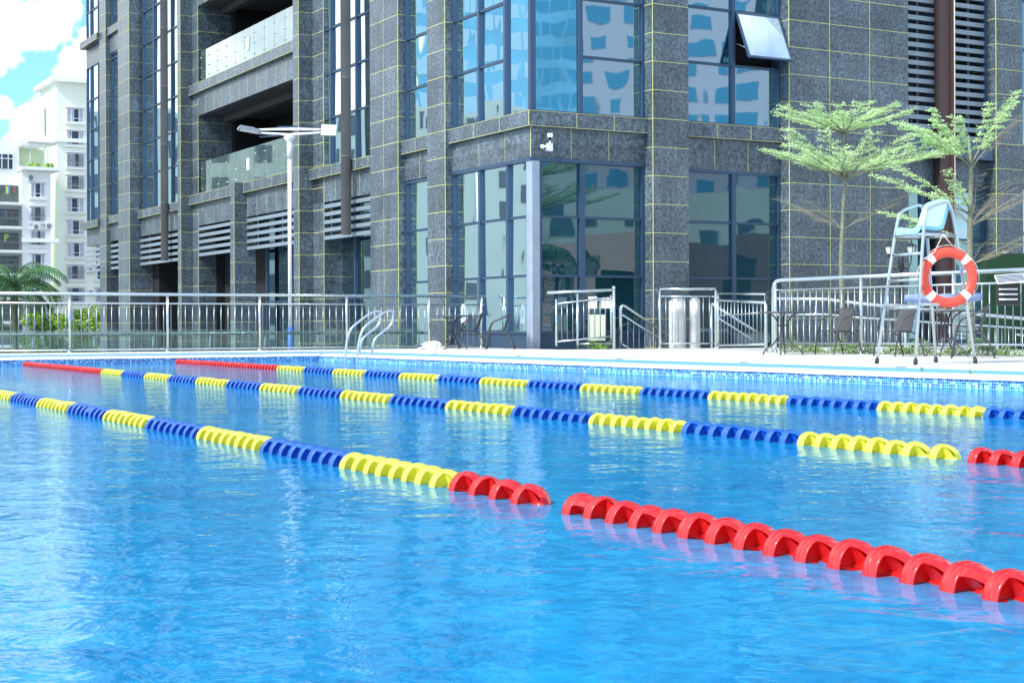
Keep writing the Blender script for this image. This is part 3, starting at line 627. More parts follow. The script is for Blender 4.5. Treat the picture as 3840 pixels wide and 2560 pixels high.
# ================================================================ apartment buildings
def apt_mats():
    M['cream']=simple('cream_render',(.80,.84,.72),.8,var=.05,vscale=.3); M['greenr']=simple('pale_green_render',(.66,.78,.52),.8,var=.06,vscale=.3); M['wrender']=simple('white_render',(.86,.88,.86),.8,var=.05,vscale=.3)
    M['aglass']=mirror_glass('flat_window_glass',(.5,.6,.7),(.02,.03,.05),.05,.1); M['curtain']=simple('net_curtain',(.48,.52,.60),.8,var=.35,vscale=6); M['grille']=simple('window_grille_metal',(.20,.23,.25),.5); M['balin']=simple('balcony_interior',(.10,.13,.12),.9,var=.4,vscale=1.5); M['aunit']=simple('air_unit_shell',(.72,.74,.74),.5)
apt_mats()
def apt_window(par,b,a,z,w,h,grille=False,seed=0,curt=True):
    """window on the front face (a=const) : frame > pane, curtain, ledge"""
    r=random.Random(seed)
    m=MB(); f=.09
    m.box(b,b+f,a-.12,a+.05,z,z+h); m.box(b+w-f,b+w,a-.12,a+.05,z,z+h); m.box(b+f,b+w-f,a-.12,a+.05,z,z+f); m.box(b+f,b+w-f,a-.12,a+.05,z+h-f,z+h)
    for t in (.28,.72) if w>1.6 else (.5,): m.box(b+w*t-.04,b+w*t+.04,a-.10,a+.05,z+f,z+h-f)
    m.box(b+f,b+w-f,a-.09,a+.05,z+h*.27,z+h*.27+.06)
    m.box(b-.2,b+w+.2,a-.35,a,z-.28,z-.1); m.box(b-.2,b+w+.2,a-.3,a,z+h+.05,z+h+.18)
    o=m.build('window',M['white'],par)
    m=MB(); m.face([(b+f,a-.02,z+f),(b+w-f,a-.02,z+f),(b+w-f,a-.02,z+h-f),(b+f,a-.02,z+h-f)]); m.build('pane',M['aglass'],o)
    if curt:
        m=MB(); x=b+f+.02
        spans=[(0,r.uniform(.15,.5)),(r.uniform(.6,.8),1)]
        for s0,s1 in spans:
            k=8
            P=[]
            for i in range(k+1):
                xx=b+f+(w-2*f)*(s0+(s1-s0)*i/k); P.append((xx,a-.035-(.012 if i%2 else 0)))
            for i in range(k): m.face([(P[i][0],P[i][1],z+f),(P[i+1][0],P[i+1][1],z+f),(P[i+1][0],P[i+1][1],z+h-f),(P[i][0],P[i][1],z+h-f)])
        m.build('curtain',M['curtain'],o)
    if grille:
        m=MB(); n=int(w/.16)
        for i in range(n+1): x=b+w*i/n; m.box(x-.015,x+.015,a-.17,a-.14,z,z+h*.85)
        m.box(b,b+w,a-.175,a-.17,z+h*.4,z+h*.4+.05); m.build('grille',M['grille'],o)
def ac_unit(par,b,a,z):
    m=MB(); m.box(b,b+.95,a-.42,a-.06,z,z+.68); m.box(b+.1,b+.2,a-.06,a,z-.06,z+.05); m.box(b+.75,b+.85,a-.06,a,z-.06,z+.05); o=m.build('air_conditioner',M['aunit'],par)
    m=MB(); m.lathe([(0,0),(.27,0),(.29,-.012),(.25,-.02),(0,-.02)],(0,0,0),18); m.v=[(b+.38+x,a-.42+zz,z+.34+y) for x,y,zz in m.v]; m.build('fan_grille',M['grille'],o)
# tall cream block
TA=210.4; t=thing('apartment_tower','tall cream apartment block with rows of curtained windows, just left of the office building','building',(47.4,TA,-6))
m=MB(); m.box(47.4,68,TA,TA+10,-6,33.3); m.build('wall',M['cream'],t)
m=MB(); m.box(46.6,68.6,TA-.8,TA+10.6,33.3,33.9); m.box(47.1,68.3,TA-.35,TA+10.3,25.3,25.8); m.build('cornice',M['wrender'],t)
m=MB(); m.tube([(47.3,TA+4.0,25.5),(47.3,TA+4.0,31.5)],.12,6); m.tube([(47.3,TA+5.2,19),(47.3,TA+5.2,24.8),(47.3,TA+4.0,25.5)],.1,6); m.build('drain_pipe',M['aunit'],t)
m=MB(); m.box(47.36,47.4,TA+6.5,TA+7.4,26.8,30.6); m.build('stair_window',M['balin'],t)
m=MB(); m.box(47.36,47.399,TA+.02,TA+9.98,-6,25.3); m.build('side_wall',M['greenr'],t)
z=28.0; i=0
while z>-5:
    apt_window(t,48.65,TA,z,2.3,1.9,grille=(i in(2,3,7,8)),seed=i)
    apt_window(t,52.5,TA,z,1.3,1.9,grille=(i%2==0),seed=50+i)
    apt_window(t,58.0,TA,z,2.45,1.9,seed=90+i); apt_window(t,62.5,TA,z,2.2,1.9,seed=190+i)
    if i in (7,8,9): ac_unit(t,51.35,TA,z+.9)
    if z<24:      # side windows
        m=MB(); m.box(47.30,47.355,TA+6.8,TA+8.3,z+.2,z+1.5); m.build('side_window',M['balin'],t)

    z-=3.0; i+=1
# white block
WA=197.0; t=thing('apartment_block','white apartment block with caged balconies, laundry and outdoor air units at the left edge','building',(36.0,WA,-6))
def bx(x,Yd=195): X=(x-1920)/5826*Yd; return X*CS+Yd*SN
# recompute a so that the corner at px190 stands at Y=195
WA=wb(-57.83,195)[1]; WB=wb(-57.83,195)[0]; BASE[t.name]=(36.0,197.0,-6)
def bat(px):  # b on plane a=WA under a photo column (distance along the front)
    u=(px-1920)/5826; Y=WA/(-u*SN+CS); return u*Y*CS+Y*SN
bl,bm,br=bat(-260),bat(84),WB
m=MB(); m.box(bm,br,WA,WA+12,-6,20.3); m.box(bl,bm,WA+1.6,WA+12,-6,24); m.box(bm,br,WA+3.5,WA+12,20.3,24); m.build('wall',M['wrender'],t)
m=MB(); m.box(bm-.3,br+1.0,WA-1.2,WA+3.5,20.15,20.55); m.box(bm-.25,br-1.0,WA-.8,WA+3.5,23.2,23.6); m.box(bm-.1,br+.9,WA-.45,WA+1,11.2,11.7); m.build('terrace_slab',M['wrender'],t)
m=MB(); m.box(bm+.1,br,WA+3.3,WA+3.49,20.56,23.2); m.build('loggia_wall',M['greenr'],t)
m=MB(); 
for x in (bm+.9,bm+2.6,br-.1): m.box(x-.05,x+.05,WA-.6,WA-.5,20.55,23.2)
m.box(bm+.5,br+.9,WA-1.1,WA+2.5,23.62,23.70); m.build('canopy',M['aunit'],t)
m=MB()
for i in range(14):
    x=random.uniform(bm+.6,br+.4); s=random.uniform(.12,.28); m.lathe([(0,0),(s,.05),(s*1.1,.3),(s*.5,.55),(0,.6)],(x,WA-.6+random.uniform(0,.5),20.55),7)
m.build('terrace_plants',M['leafB'],t)
zc=[715,804,892,979,1067,1155,1243,1330]
for i,y in enumerate(zc):
    z=.7+(1224-y)*195/5826-.95
    apt_window(t,bat(116),WA,z,bat(170)-bat(116),1.85,grille=(i in(1,2,5)),seed=300+i)
    # balcony recess to the left, slab, cage
    zb=z-.75; x0=bl; x1=bm
    m=MB(); m.box(x0,x1,WA-.25,WA+1.6,zb-.35,zb); m.box(x0,x1-.1,WA-.5,WA-.25,zb-.22,zb+.05); s=m.build('balcony',M['wrender'],t)
    m=MB(); m.box(x0,x1-.12,WA+1.45,WA+1.59,zb+.1,zb+2.3); m.build('balcony_back',M['balin'],s)
    if i>0:
        m=MB(); n=int((x1-x0)/.18)
        for k in range(n): x=x0+(x1-x0)*k/n; m.box(x-.018,x+.018,WA-.30,WA-.26,zb,zb+2.3 if i%3 else zb+2.4)
        for q in (.05,.95,1.1,1.75): m.box(x0,x1,WA-.31,WA-.305,zb+q,zb+q+.05)
        m.build('cage',M['grille'],s)
    # laundry
    cols=[(.75,.75,.8),(.1,.12,.2),(.5,.1,.12),(.2,.35,.6),(.8,.8,.75),(.6,.75,.1)]
    if i in (0,1,2):
        for k in range(14 if i==0 else 6):
            x=random.uniform(x0+.5*(x1-x0),x1-.4); w_=random.uniform(.12,.32); h_=random.uniform(.5,1.0); zt=zb+2.05
            m=MB(); m.box(x,x+w_,WA-.05,WA-.02,zt-h_,zt); m.build('laundry',simple('laundry_cloth',random.choice(cols),.9),s)
m=MB(); m.box(bat(-60),bat(62),WA+1.5,WA+1.6,20.4,22.2); m.build('wide_window',M['aglass'],t)
m=MB()
for x in (bat(-20),bat(18),bat(42),bat(60)): m.box(x-.05,x+.05,WA+1.42,WA+1.49,20.4,22.2)
m.box(bat(-60),bat(62),WA+1.425,WA+1.49,21.6,21.7); m.build('window_bar',M['white'],t)
for px,y in ((104,680),(122,862),(170,858),(90,1020),(180,1170)): ac_unit(t,bat(px),WA,.7+(1224-y)*195/5826)
# farther pale block
t=thing('distant_block','pale blue-grey building whose flat roof shows behind the white apartment block','building',(20,400,-6))
fb=wb(-160,400); BASE[t.name]=(20,400,-6)
m=MB(); m.box(fb[0]-60,wb(-122,400)[0],fb[1],fb[1]+20,-6,50.5); m.build('wall',simple('pale_blue_render',(.42,.60,.70),.8),t)
m=MB()
for k in range(12):
    for q in range(6): m.box(fb[0]-50+k*7,fb[0]-46+k*7,fb[1]-.1,fb[1],44-q*4,46-q*4)
m.build('windows',M['aglass'],t)
# ================================================================ buildings seen only as reflections
def grid_block(name,label,base,size,rz,wall,glass,fl=3.3,wd=2.6,band=.55,cat='building'):
    t=local(name,label,cat,base,rz); sx,sy,sz=size
    m=MB(); m.box(-sx/2,sx/2,-sy/2,sy/2,0,sz); m.build('wall',wall,t)
    m=MB(); nz=int(sz/fl)
    for k in range(nz):
        z=k*fl+fl*.3
        for s in (-1,1):
            n=int(sx/wd)
            for i in range(n):
                x=-sx/2+(i+.5)*sx/n; w=wd*band/2; y=s*(sy/2+.05); m.box(x-w,x+w,min(y,y-s*.04),max(y,y-s*.04),z,z+fl*.55)
            n=int(sy/wd)
            for i in range(n):
                x=-sy/2+(i+.5)*sy/n; w=wd*band/2; y=s*(sx/2+.05); m.box(min(y,y-s*.04),max(y,y-s*.04),x-w,x+w,z,z+fl*.55)
    m.build('windows',glass,t); return t
M['tglass']=simple('blue_curtain_wall',(.26,.62,.82),.15,.2,var=.3,vscale=.12); M['pink']=simple('pinkish_stone_cladding',(.66,.60,.66),.7); M['salmon']=simple('salmon_render',(.46,.30,.25),.8)
grid_block('glass_tower','slim blue glass tower far beyond the pool, mirrored in the corner windows',(164,-62,-6),(16,12,130),R(-28),M['tglass'],simple('tower_blue_bands',(.10,.42,.62),.3),3.3,1.9,.86)
grid_block('stone_tower','pinkish stone tower with blue windows, mirrored beside the slim glass tower',(156,-37,-6),(20,25,115),R(-26),M['pink'],simple('tower_windows',(.08,.34,.52),.2),3.3,3.6,.62)
grid_block('dark_tower','dark glass tower mirrored behind the opened window sash',(186,-30,-6),(14,14,140),R(-24),simple('dark_tower_glass',(.03,.10,.15),.3),simple('dark_tower_lines',(.12,.28,.36),.3),3.2,2.2,.5)
grid_block('cream_flats','cream low-rise flats beyond the pool, mirrored in the glass below the security camera',(82,-3,-6),(12,44,17),R(-28),M['cream'],simple('flat_windows_mid',(.10,.20,.24),.4),3.0,3.2,.35)
grid_block('salmon_pavilion','single-storey salmon pavilion beyond the deck, mirrored in the lower right windows',(36,17,-1),(22,6,5.2),R(-60),M['salmon'],M['balin'],5.0,5.5,.3)
grid_block('cream_apartments','cream apartment row across the street, mirrored in the left facade glass',(-96,102,-6),(14,80,27),R(-33),M['cream'],simple('cream_row_windows',(.16,.20,.22),.6),3.0,4.0,.4)
grid_block('blue_high_rise','blue glass high-rise behind the cream row, mirrored in the upper corner window',(-130,118,-6),(20,22,95),R(-33),M['tglass'],simple('pale_spandrel',(.55,.75,.86),.4),3.4,2.4,.72)
# ================================================================ foliage helpers
def quadleaf(m,c,size,rnd,flat=.6):
    n=Vector((rnd.gauss(0,flat),rnd.gauss(0,flat),1)).normalized(); u=n.orthogonal().normalized(); a=rnd.uniform(0,2*PI); u=Matrix.Rotation(a,3,n)@u; v=n.cross(u)
    s=size*rnd.uniform(.6,1.3); c=Vector(c); m.face([c-u*s*.5,c-v*s*.28,c+u*s*.5,c+v*s*.28])
def bush(name,label,loc,rx,rz_,trunk,n,leafs,mat,cat='tree',group=None,seed=1):
    rnd=random.Random(seed); t=local(name,label,cat,loc,0,group)
    m=MB(); m.tube([(0,0,0),(.1,0,trunk*.5),(0,.05,trunk)],[.16,.12,.06],7)
    for k in range(7):
        a=rnd.uniform(0,2*PI); m.tube([(0,0,trunk*.75),(math.cos(a)*rx*.4,math.sin(a)*rx*.4,trunk+rz_*.2),(math.cos(a)*rx*.7,math.sin(a)*rx*.7,trunk+rz_*.7)],[.05,.035,.015],5)
    m.build('trunk',M['bark'],t)
    m=MB(); cl=[(rnd.gauss(0,.45)*rx,rnd.gauss(0,.45)*rx,trunk+rz_*rnd.uniform(-1.1,1.0),rnd.uniform(.2,.45)*rx) for _ in range(44)]
    for i in range(n):
        c=rnd.choice(cl); v=Vector((rnd.gauss(0,1),rnd.gauss(0,1),rnd.gauss(0,1))).normalized()*c[3]*rnd.uniform(.6,1.05); quadleaf(m,(c[0]+v.x,c[1]+v.y,c[2]+v.z*.8),leafs,rnd,1.0)
    m.build('crown',mat,t)
def palm(name,label,loc,h,fl,nf,seed=3):
    rnd=random.Random(seed); t=local(name,label,'palm tree',loc)
    m=MB(); m.tube([(0,0,0),(.05,0,h*.5),(0,.02,h)],[.26,.2,.17],10); m.build('trunk',M['bark'],t)
    for k in range(nf):
        a=2*PI*k/nf*2.4+rnd.uniform(-.2,.2); el=rnd.uniform(-.7,1.5); L=fl*rnd.uniform(.85,1.1); m=MB(); P=[]; x=0;z=h; e=el
        for i in range(13):
            P.append((x,z)); x+=L/12*math.cos(e); z+=L/12*math.sin(e); e-=.20
        ca,sa=math.cos(a),math.sin(a); pts=[(x*ca,x*sa,z) for x,z in P]; m.tube(pts,[.03-.0022*i for i in range(13)],5)
        for i in range(2,13):
            for sub in (0,.5):
                j=min(i,11); px=P[j][0]+(P[j+1][0]-P[j][0])*sub if j<12 else P[j][0]; pz=P[j][1]+(P[min(j+1,12)][1]-P[j][1])*sub
                ll=fl*.34*math.sin(PI*min(1,(i+sub)/12.5)*.9+.25)
                for s in (-1,1):
                    o=Vector((px*ca,px*sa,pz)); d=Vector((-sa*s+ca*.45,ca*s+sa*.45,-.55)).normalized(); w=Vector((ca,sa,0))*.034
                    m.face([o-w,o+w,o+d*ll*.6+w*.8,o+d*ll,o+d*ll*.6-w*.8])
        m.build('frond',M['leafP'],t)
palm('palm_tree','palm with drooping fronds behind the far fence at the left edge',(-25.6,80,-6),8.7,3.3,38)
palm('palm_tree','palm standing beyond the right of the pool, mirrored in the corner window',(24,20.5,-.6),3.4,2.6,20,5)
bush('small_tree','bright green leafy tree behind the far fence, right next to the palm',(-23.9,80,-6),1.45,1.7,5.5,9500,.17,M['leafB'],seed=4,group='bright trees behind the far fence')
bush('small_tree','bright green leafy tree behind the far fence, nearer the granite columns',(-22.1,81,-6),1.25,1.75,5.7,8000,.17,M['leafB'],seed=9,group='bright trees behind the far fence')
bush('small_tree','low green tree glimpsed through the open portico between the columns',(-17.2,84,-6),1.2,1.4,5.6,2200,.16,M['leafB'],seed=11)
# tiered trees ---------------------------------------------------
def tiered(name,label,loc,trunk,tiers,seed,lean=0):
    rnd=random.Random(seed); t=local(name,label,'tree',loc); TR=MB(); LF=MB(); TW=MB()
    TR.tube(trunk[0],trunk[1],9)
    def branch(p0,az,L,rise,leafy,ls,dens,w0,level=0):
        n=9; pts=[]; p=Vector(p0); d=az
        for i in range(n+1):
            u=i/n; pts.append(Vector((p0[0]+math.cos(d)*L*u,p0[1]+math.sin(d)*L*u,p0[2]+rise*(u**.85)+rnd.uniform(-.012,.012)))); d+=rnd.uniform(-.05,.05)
        TR_=TR if leafy else TW
        TR_.tube(pts,[w0*(1-.8*i/n) for i in range(n+1)],5)
        for i in range(2,n+1):
            for s in (-1,1):
                if rnd.random()<.12: continue
                q=pts[i]; l=L*(.30*(1-.35*abs(i/n-.45)))*rnd.uniform(.6,1.1)*(1.0 if level==0 else .6); a=d+s*rnd.uniform(.45,.95)
                e=q+Vector((math.cos(a)*l,math.sin(a)*l,l*rnd.uniform(.06,.34)))
                mid=(q+e)/2+Vector((0,0,-.01)); TR_.tube([q,mid,e],[w0*.28,w0*.2,w0*.08],4 if leafy else 3,caps=False)
                if leafy:
                    for _ in range(int(l*dens)):
                        u=rnd.random()**.7; c=q.lerp(e,u)+Vector((rnd.gauss(0,.03),rnd.gauss(0,.03),abs(rnd.gauss(.012,.024)))); quadleaf(LF,c,ls,rnd,.75)
                else:
                    for _ in range(9):
                        u=rnd.uniform(.2,1); c=q.lerp(e,u); a2=a+rnd.uniform(-.9,.9); l2=l*rnd.uniform(.3,.8); TW.tube([c,c+Vector((math.cos(a2)*l2,math.sin(a2)*l2,l2*rnd.uniform(.1,.7)))],[w0*.13,w0*.05],3,caps=False)
        if leafy:
            for _ in range(int(L*dens*.5)):
                u=rnd.uniform(.3,1.02); i=min(n-1,int(u*n)); c=pts[i].lerp(pts[i+1],min(1.2,u*n-i))+Vector((rnd.gauss(0,.03),rnd.gauss(0,.03),abs(rnd.gauss(.02,.03)))); quadleaf(LF,c,ls,rnd,.75)
    for T in tiers:
        (x,y,z,brs,leafy,ls,dens)=T
        for (az,L,rise,w) in brs: branch((x,y,z),R(az),L,rise,leafy,ls,dens,w)
    TR.build('trunk',M['bark'],t); LF.build('crown',M['leafA'],t)
    if TW.v: TW.build('bare_twigs',M['twig'],t)
# tree 1 : base (6.6,31)
def ringbr(n,Lr,Ll,rise,w,off=0,rnd=random.Random(3)):
    out=[]
    for i in range(n):
        az=off+360*i/n+rnd.uniform(-10,10); k=(math.cos(R(az))+1)/2; out.append((az,(Ll+(Lr-Ll)*k)*rnd.uniform(.86,1.08),rise*rnd.uniform(.8,1.2),w))
    return out
tr1=[(0,0,0),(.01,0,1.0),(-.01,0,2.0),(.04,0,3.0),(.08,0,3.6),(.05,0,4.2),(.06,0,4.62)]
tiered('umbrella_tree','slender tiered tree with pale green layered foliage, left of the lifeguard chair',(6.58,31,-.6),([(x,y,z) for x,y,z in [(0,0,0)]+[(a,b,c+.6) for a,b,c in tr1]],[.06,.055,.05,.045,.04,.032,.026,.018]),[
  (.06,0,4.48+.6,ringbr(9,1.2,1.25,.38,.016),True,.036,250),
  (.06,0,4.50+.6,ringbr(6,.7,.7,.40,.012,20),True,.036,250),
  (.07,0,3.58+.6,ringbr(9,2.0,1.35,.50,.022,10),True,.036,280),
  (.07,0,3.62+.6,ringbr(7,1.4,1.2,.72,.018,33),True,.036,230),
  (.02,0,2.55+.6,[(170,1.15,.62,.010),(205,1.0,.45,.009),(160,.8,.7,.008),(10,1.3,.75,.010),(-30,1.0,.5,.009),(35,.9,.8,.008),(120,.7,.6,.007)],False,0,0)],21)
tr2=[(0,0,0),(0,0,1.2),(.0,0,2.2),(.02,0,3.0),(.03,0,3.7),(-.02,0,4.2)]
tiered('umbrella_tree','half bare tiered tree behind the lifeguard chair, leafy only at its top and left side',(8.55,29,-.6),([(0,0,0)]+[(a,b,c+.6) for a,b,c in tr2],[.075,.07,.065,.055,.045,.035,.022]),[
  (.03,0,3.62+.6,[(180,1.25,.75,.018),(200,1.1,.62,.015),(160,1.1,.8,.015),(10,.85,1.35,.018),(40,.6,1.2,.012),(-20,.7,1.1,.012),(120,.8,.9,.012),(230,.8,.8,.012),(178,.7,1.0,.012)],True,.045,300),
  (.02,0,2.70+.6,[(185,1.55,.65,.016),(170,1.3,.9,.014),(230,.7,.75,.012),(100,.6,.7,.01)],True,.042,170),
  (.0,0,2.15+.6,[(182,1.45,.55,.016)],True,.044,230),
  (.02,0,2.5+.6,[(0,1.1,.7,.018),(25,1.0,.9,.016),(-30,1.1,.5,.016),(60,.8,1.0,.014),(-70,.9,.7,.014),(150,.7,.6,.012),(-150,.8,.6,.012)],False,0,0),
  (.0,0,1.75+.6,[(5,1.1,.45,.014),(-40,.9,.5,.012),(50,.8,.6,.012)],False,0,0),
  (.02,0,3.55+.6,[(8,.9,1.0,.014),(-30,.7,.8,.012)],False,0,0)],33)
# low hedge behind the ramp rail (uncountable)
rnd=random.Random(5); m=MB()
for i in range(9500):
    u=rnd.random(); X=4.9+4.6*u; Y=28.75-6.0*u+.35*rnd.random()
    if rnd.random()<.25*max(0,math.sin(u*31)): continue
    z=.10+.30*abs(rnd.random())*(.7+.5*math.sin(u*23+1)*math.sin(u*57)); quadleaf(m,(X+rnd.uniform(-.05,.05)+.15,Y+.1,z),.05,rnd,1.0)
wbuild(m,'ground_cover',M['leafC'],(7,26,.1),'strip of low green ground cover planted along the foot of the ramp railing','plants',kind='stuff')
m=MB(); m.prism([(4.8,28.75),(9.6,22.6),(10.4,23.1),(5.6,29.3)],-.6,.12); o=wbuild(m,'planting_bed',M['soil'],(7,26,.1),None,None,kind='structure')
# ================================================================ steel fences
def bal_mesh(h,r):
    m=MB(); m.tube([(0,0,0),(0,0,h)],r,6); return m
def fence(name,label,cat,p0,p1,posts,zb,ztop,zrail2,zlow,pr=.03,tr=.032,sp=.155,br=.0095,extra=(),rz2=.017,group=None,pz=None,curve=False,zb1=None,ballen=None):
    """straight railing between world points; z at both ends may differ through tuples (z at p0, z at p1)"""
    L=math.dist(p0,p1); ang=math.atan2(p1[1]-p0[1],p1[0]-p0[0]); t=local(name,label,cat,(p0[0],p0[1],zb),ang,group)
    Z=lambda z,u: (z if not isinstance(z,tuple) else z[0]+(z[1]-z[0])*u/L)-zb
    m=MB(); pts=[(0,0,Z(ztop,0)),(L,0,Z(ztop,L))]
    if curve: pts=[(-.02,0,-.0),(-.02,0,Z(ztop,0)-.16),(.01,0,Z(ztop,0)-.06),(.08,0,Z(ztop,0)-.01),(.2,0,Z(ztop,0)),(L,0,Z(ztop,L))]
    m.tube(pts,tr,12); m.build('top_rail',M['steel'],t)
    m=MB(); m.tube([(0,0,Z(zrail2,0)),(L,0,Z(zrail2,L))],rz2,8); m.build('rail',M['steel'],t)
    m=MB(); m.tube([(0,0,Z(zlow,0)),(L,0,Z(zlow,L))],rz2,8); m.build('rail',M['steel'],t)
    for e in extra: m=MB(); m.tube([(0,0,Z(e[0],0)),(L,0,Z(e[0],L))],e[1],8); m.build('rail',M['steel'],t)
    for u in posts:
        m=MB(); m.tube([(u,0,0),(u,0,Z(ztop,u)-.02)],pr,10); m.lathe([(pr,.0),(pr*2,.0),(pr*2,.012),(pr,.02)],(u,0,0),12); m.build('post',M['steel'],t)
    n=max(1,round(L/sp)); cnt=0
    me=None
    for i in range(1,n):
        u=i*L/n
        if any(abs(u-q)<.05 for q in posts): continue
        h=Z(zrail2,u)-Z(zlow,u)
        if me is None or isinstance(zrail2,tuple) or isinstance(zlow,tuple):
            o=bal_mesh(h,br).build('baluster',M['steel2'],t); me=o.data
        else: o=bpy.data.objects.new('baluster',me); COL.objects.link(o); o.parent=t
        o.location=(u,0,Z(zlow,u)); cnt+=1
        if cnt>=100: break
    return t
P0=bw(4.4,31.87); P1=bw(16.95,31.87)
fence('steel_fence','long stainless steel fence along the far end of the pool','fence',P0,P1,[7.42-4.4+2.02*k for k in range(-1,5)]+[16.85-4.4],.17,1.36,1.17,.22,group=None)
# glass parapet behind it
t=thing('glass_parapet','green glass parapet with steel handrail behind the far steel fence','parapet',(4.4,33.5,-.6))
m=MB(); m.tube([(2,33.62,.53),(16.2,33.62,.53)],.035,10); m.build('handrail',M['steel2'],t)
x=3.2; i=0
while x<16.0:
    m=MB(); m.box(x+.01,x+1.28,33.5,33.512,-.55,.62); g=m.build('glass_panel',M['balu'],t)
    m=MB(); m.tube([(x+1.29,33.75,-.6),(x+1.29,33.70,.2),(x+1.29,33.62,.50)],.025,6)
    m.tube([(x+1.15,33.5,.2),(x+1.43,33.5,.2)],.018,6); m.tube([(x+1.15,33.47,.2),(x+1.15,33.53,.2)],.028,8); m.tube([(x+1.43,33.47,.2),(x+1.43,33.53,.2)],.028,8); m.build('spider_post',M['steel'],t)
    x+=1.29
# lamp pole -----------------------------------------------------
LX,LY=-5.71,40.0
t=local('lamp_post','tall white lamp post with blue base and two flat lamp heads behind the far fence','street lamp',(LX,LY,-.6))
m=MB(); m.tube([(0,0,0),(0,0,1.26)],.062,14); m.build('blue_base',M['paintblue'],t)
m=MB(); m.tube([(0,0,1.26),(0,0,5.6)],.05,14); m.build('pole',M['white'],t)
m=MB(); m.tube([(0,0,5.6),(0,0,6.08)],.066,14); m.lathe([(.066,6.02),(.15,6.13),(.14,6.16),(0,6.16)],(0,0,0),14); m.build('collar',M['white'],t)
m=MB()
for s,zz in ((-1,6.36),(1,6.36)):
    for dz,bow in ((.0,.015),(-.12,-.01)):
        pts=[(s*.82*k/8,0,6.34+dz*(1-k/8*.35)+bow*math.sin(PI*.5*(1-k/8))*.9) for k in range(9)]
        m.tube(pts,[.038-.0015*k for k in range(9)],8)
m.build('arm',M['white'],t)
m=MB(); m.box(-.33,.22,-.12,-.04,6.17,6.20,0,Matrix.Rotation(R(-4),4,'Y')); m.box(-.3,.2,-.02,.02,6.40,6.43); m.build('bracket',M['frame'],t)
m=MB(); Mx=Matrix.Translation((-1.0,-.15,6.29))@Matrix.Rotation(R(20),4,'Z')@Matrix.Rotation(R(8),4,'Y')@Matrix.Rotation(R(-7),4,'X'); m.box(-.30,.28,-.16,.16,0,.055,0,Mx); m.box(-.27,.1,-.12,.12,.055,.085,0,Mx); h=m.build('lamp_head',simple('grey_lamp_housing',(.22,.25,.30),.4),t)
m=MB(); m.box(-.25,.22,-.13,.13,-.008,0,0,Mx); m.build('lamp_lens',M['white'],h)
m=MB(); Mx=Matrix.Translation((1.02,-.1,6.31))@Matrix.Rotation(R(2),4,'Y')@Matrix.Rotation(R(68),4,'X'); m.box(-.19,.19,-.15,.15,-.02,.02,0,Mx); m.build('lamp_head',simple('pale_lamp_panel',(.66,.72,.52),.5),t)
# pool ladder ---------------------------------------------------
def bez(P,n=6):
    out=[P[0]]
    for i in range(1,len(P)-1):
        a,b,c=Vector(P[i-1]),Vector(P[i]),Vector(P[i+1]); r=.35
        s=b+(a-b)*r; e=b+(c-b)*r
        for k in range(n+1):
            u=k/n; out.append(tuple(s.lerp(b,u).lerp(b.lerp(e,u),u)))
    out.append(P[-1]); return out
t=thing('pool_ladder','stainless steel pool ladder with two looped handrails at the far right corner','pool ladder',(11.75,27.1,0))
for a in (27.43,26.85):
    m=MB(); m.tube(bez([(11.55,a,-.9),(11.58,a,.57),(12.07,a,.93),(12.30,a,1.0),(12.30,a,.72),(11.90,a,.44),(11.87,a,.13)]),.022,12); m.build('handrail',M['steel'],t)
for z in (-.08,-.35,-.62): m=MB(); m.box(11.50,11.62,26.86,27.42,z-.015,z+.015); m.build('step',M['steel2'],t)
# lifeguard chair -----------------------------------------------
t=thing('lifeguard_chair','tall stainless steel lifeguard chair with pale blue seat on the deck','lifeguard chair',(14.75,15.33,.17))
a0_,a1_=14.98,15.70; ai,aj=15.09,15.59
for (af,at_) in ((a0_,ai),(a1_,aj)):
    m=MB(); m.tube(bez([(14.24,af,.17),(14.51,at_,2.12),(14.62,at_,2.215),(14.93,at_,2.305),(15.02,at_,2.14),(15.30,af,.17)],5),.0215,12); m.build('side_frame',M['steel'],t)
    for bb in (14.24,15.30): m=MB(); m.tube([(bb,af,.168),(bb+(.006 if bb<15 else -.006),af,.235)],.028,12); m.build('rubber_foot',M['black'],t)
def legp(z,front,side):
    u=(z-.17)/(2.12-.17); b=(14.24+.27*u) if front else (15.30-.28*u); a=(a0_+.11*u) if side==0 else (a1_-.11*u); return (b,a,z)
for z in (.91,1.27,1.61): m=MB(); m.tube([legp(z,1,0),legp(z,1,1)],.019,10); m.build('rung',M['steel'],t)
for z in (1.86,): 
    m=MB()
    for q in (((1,0),(1,1)),((1,0),(0,0)),((1,1),(0,1)),((0,0),(0,1))): m.tube([legp(z,*q[0]),legp(z,*q[1])],.019,10)
    m.build('seat_frame',M['steel'],t)
m=MB()
for q in (((1,0),(0,0)),((1,1),(0,1)),((0,0),(0,1))): m.tube([legp(.95,*q[0]),legp(.95,*q[1])],.017,10)
m.build('lower_bar',M['steel'],t)
m=MB(); m.tube([(15.0,ai,2.2),(15.0,aj,2.2)],.014,8); m.build('back_bar',M['steel'],t)
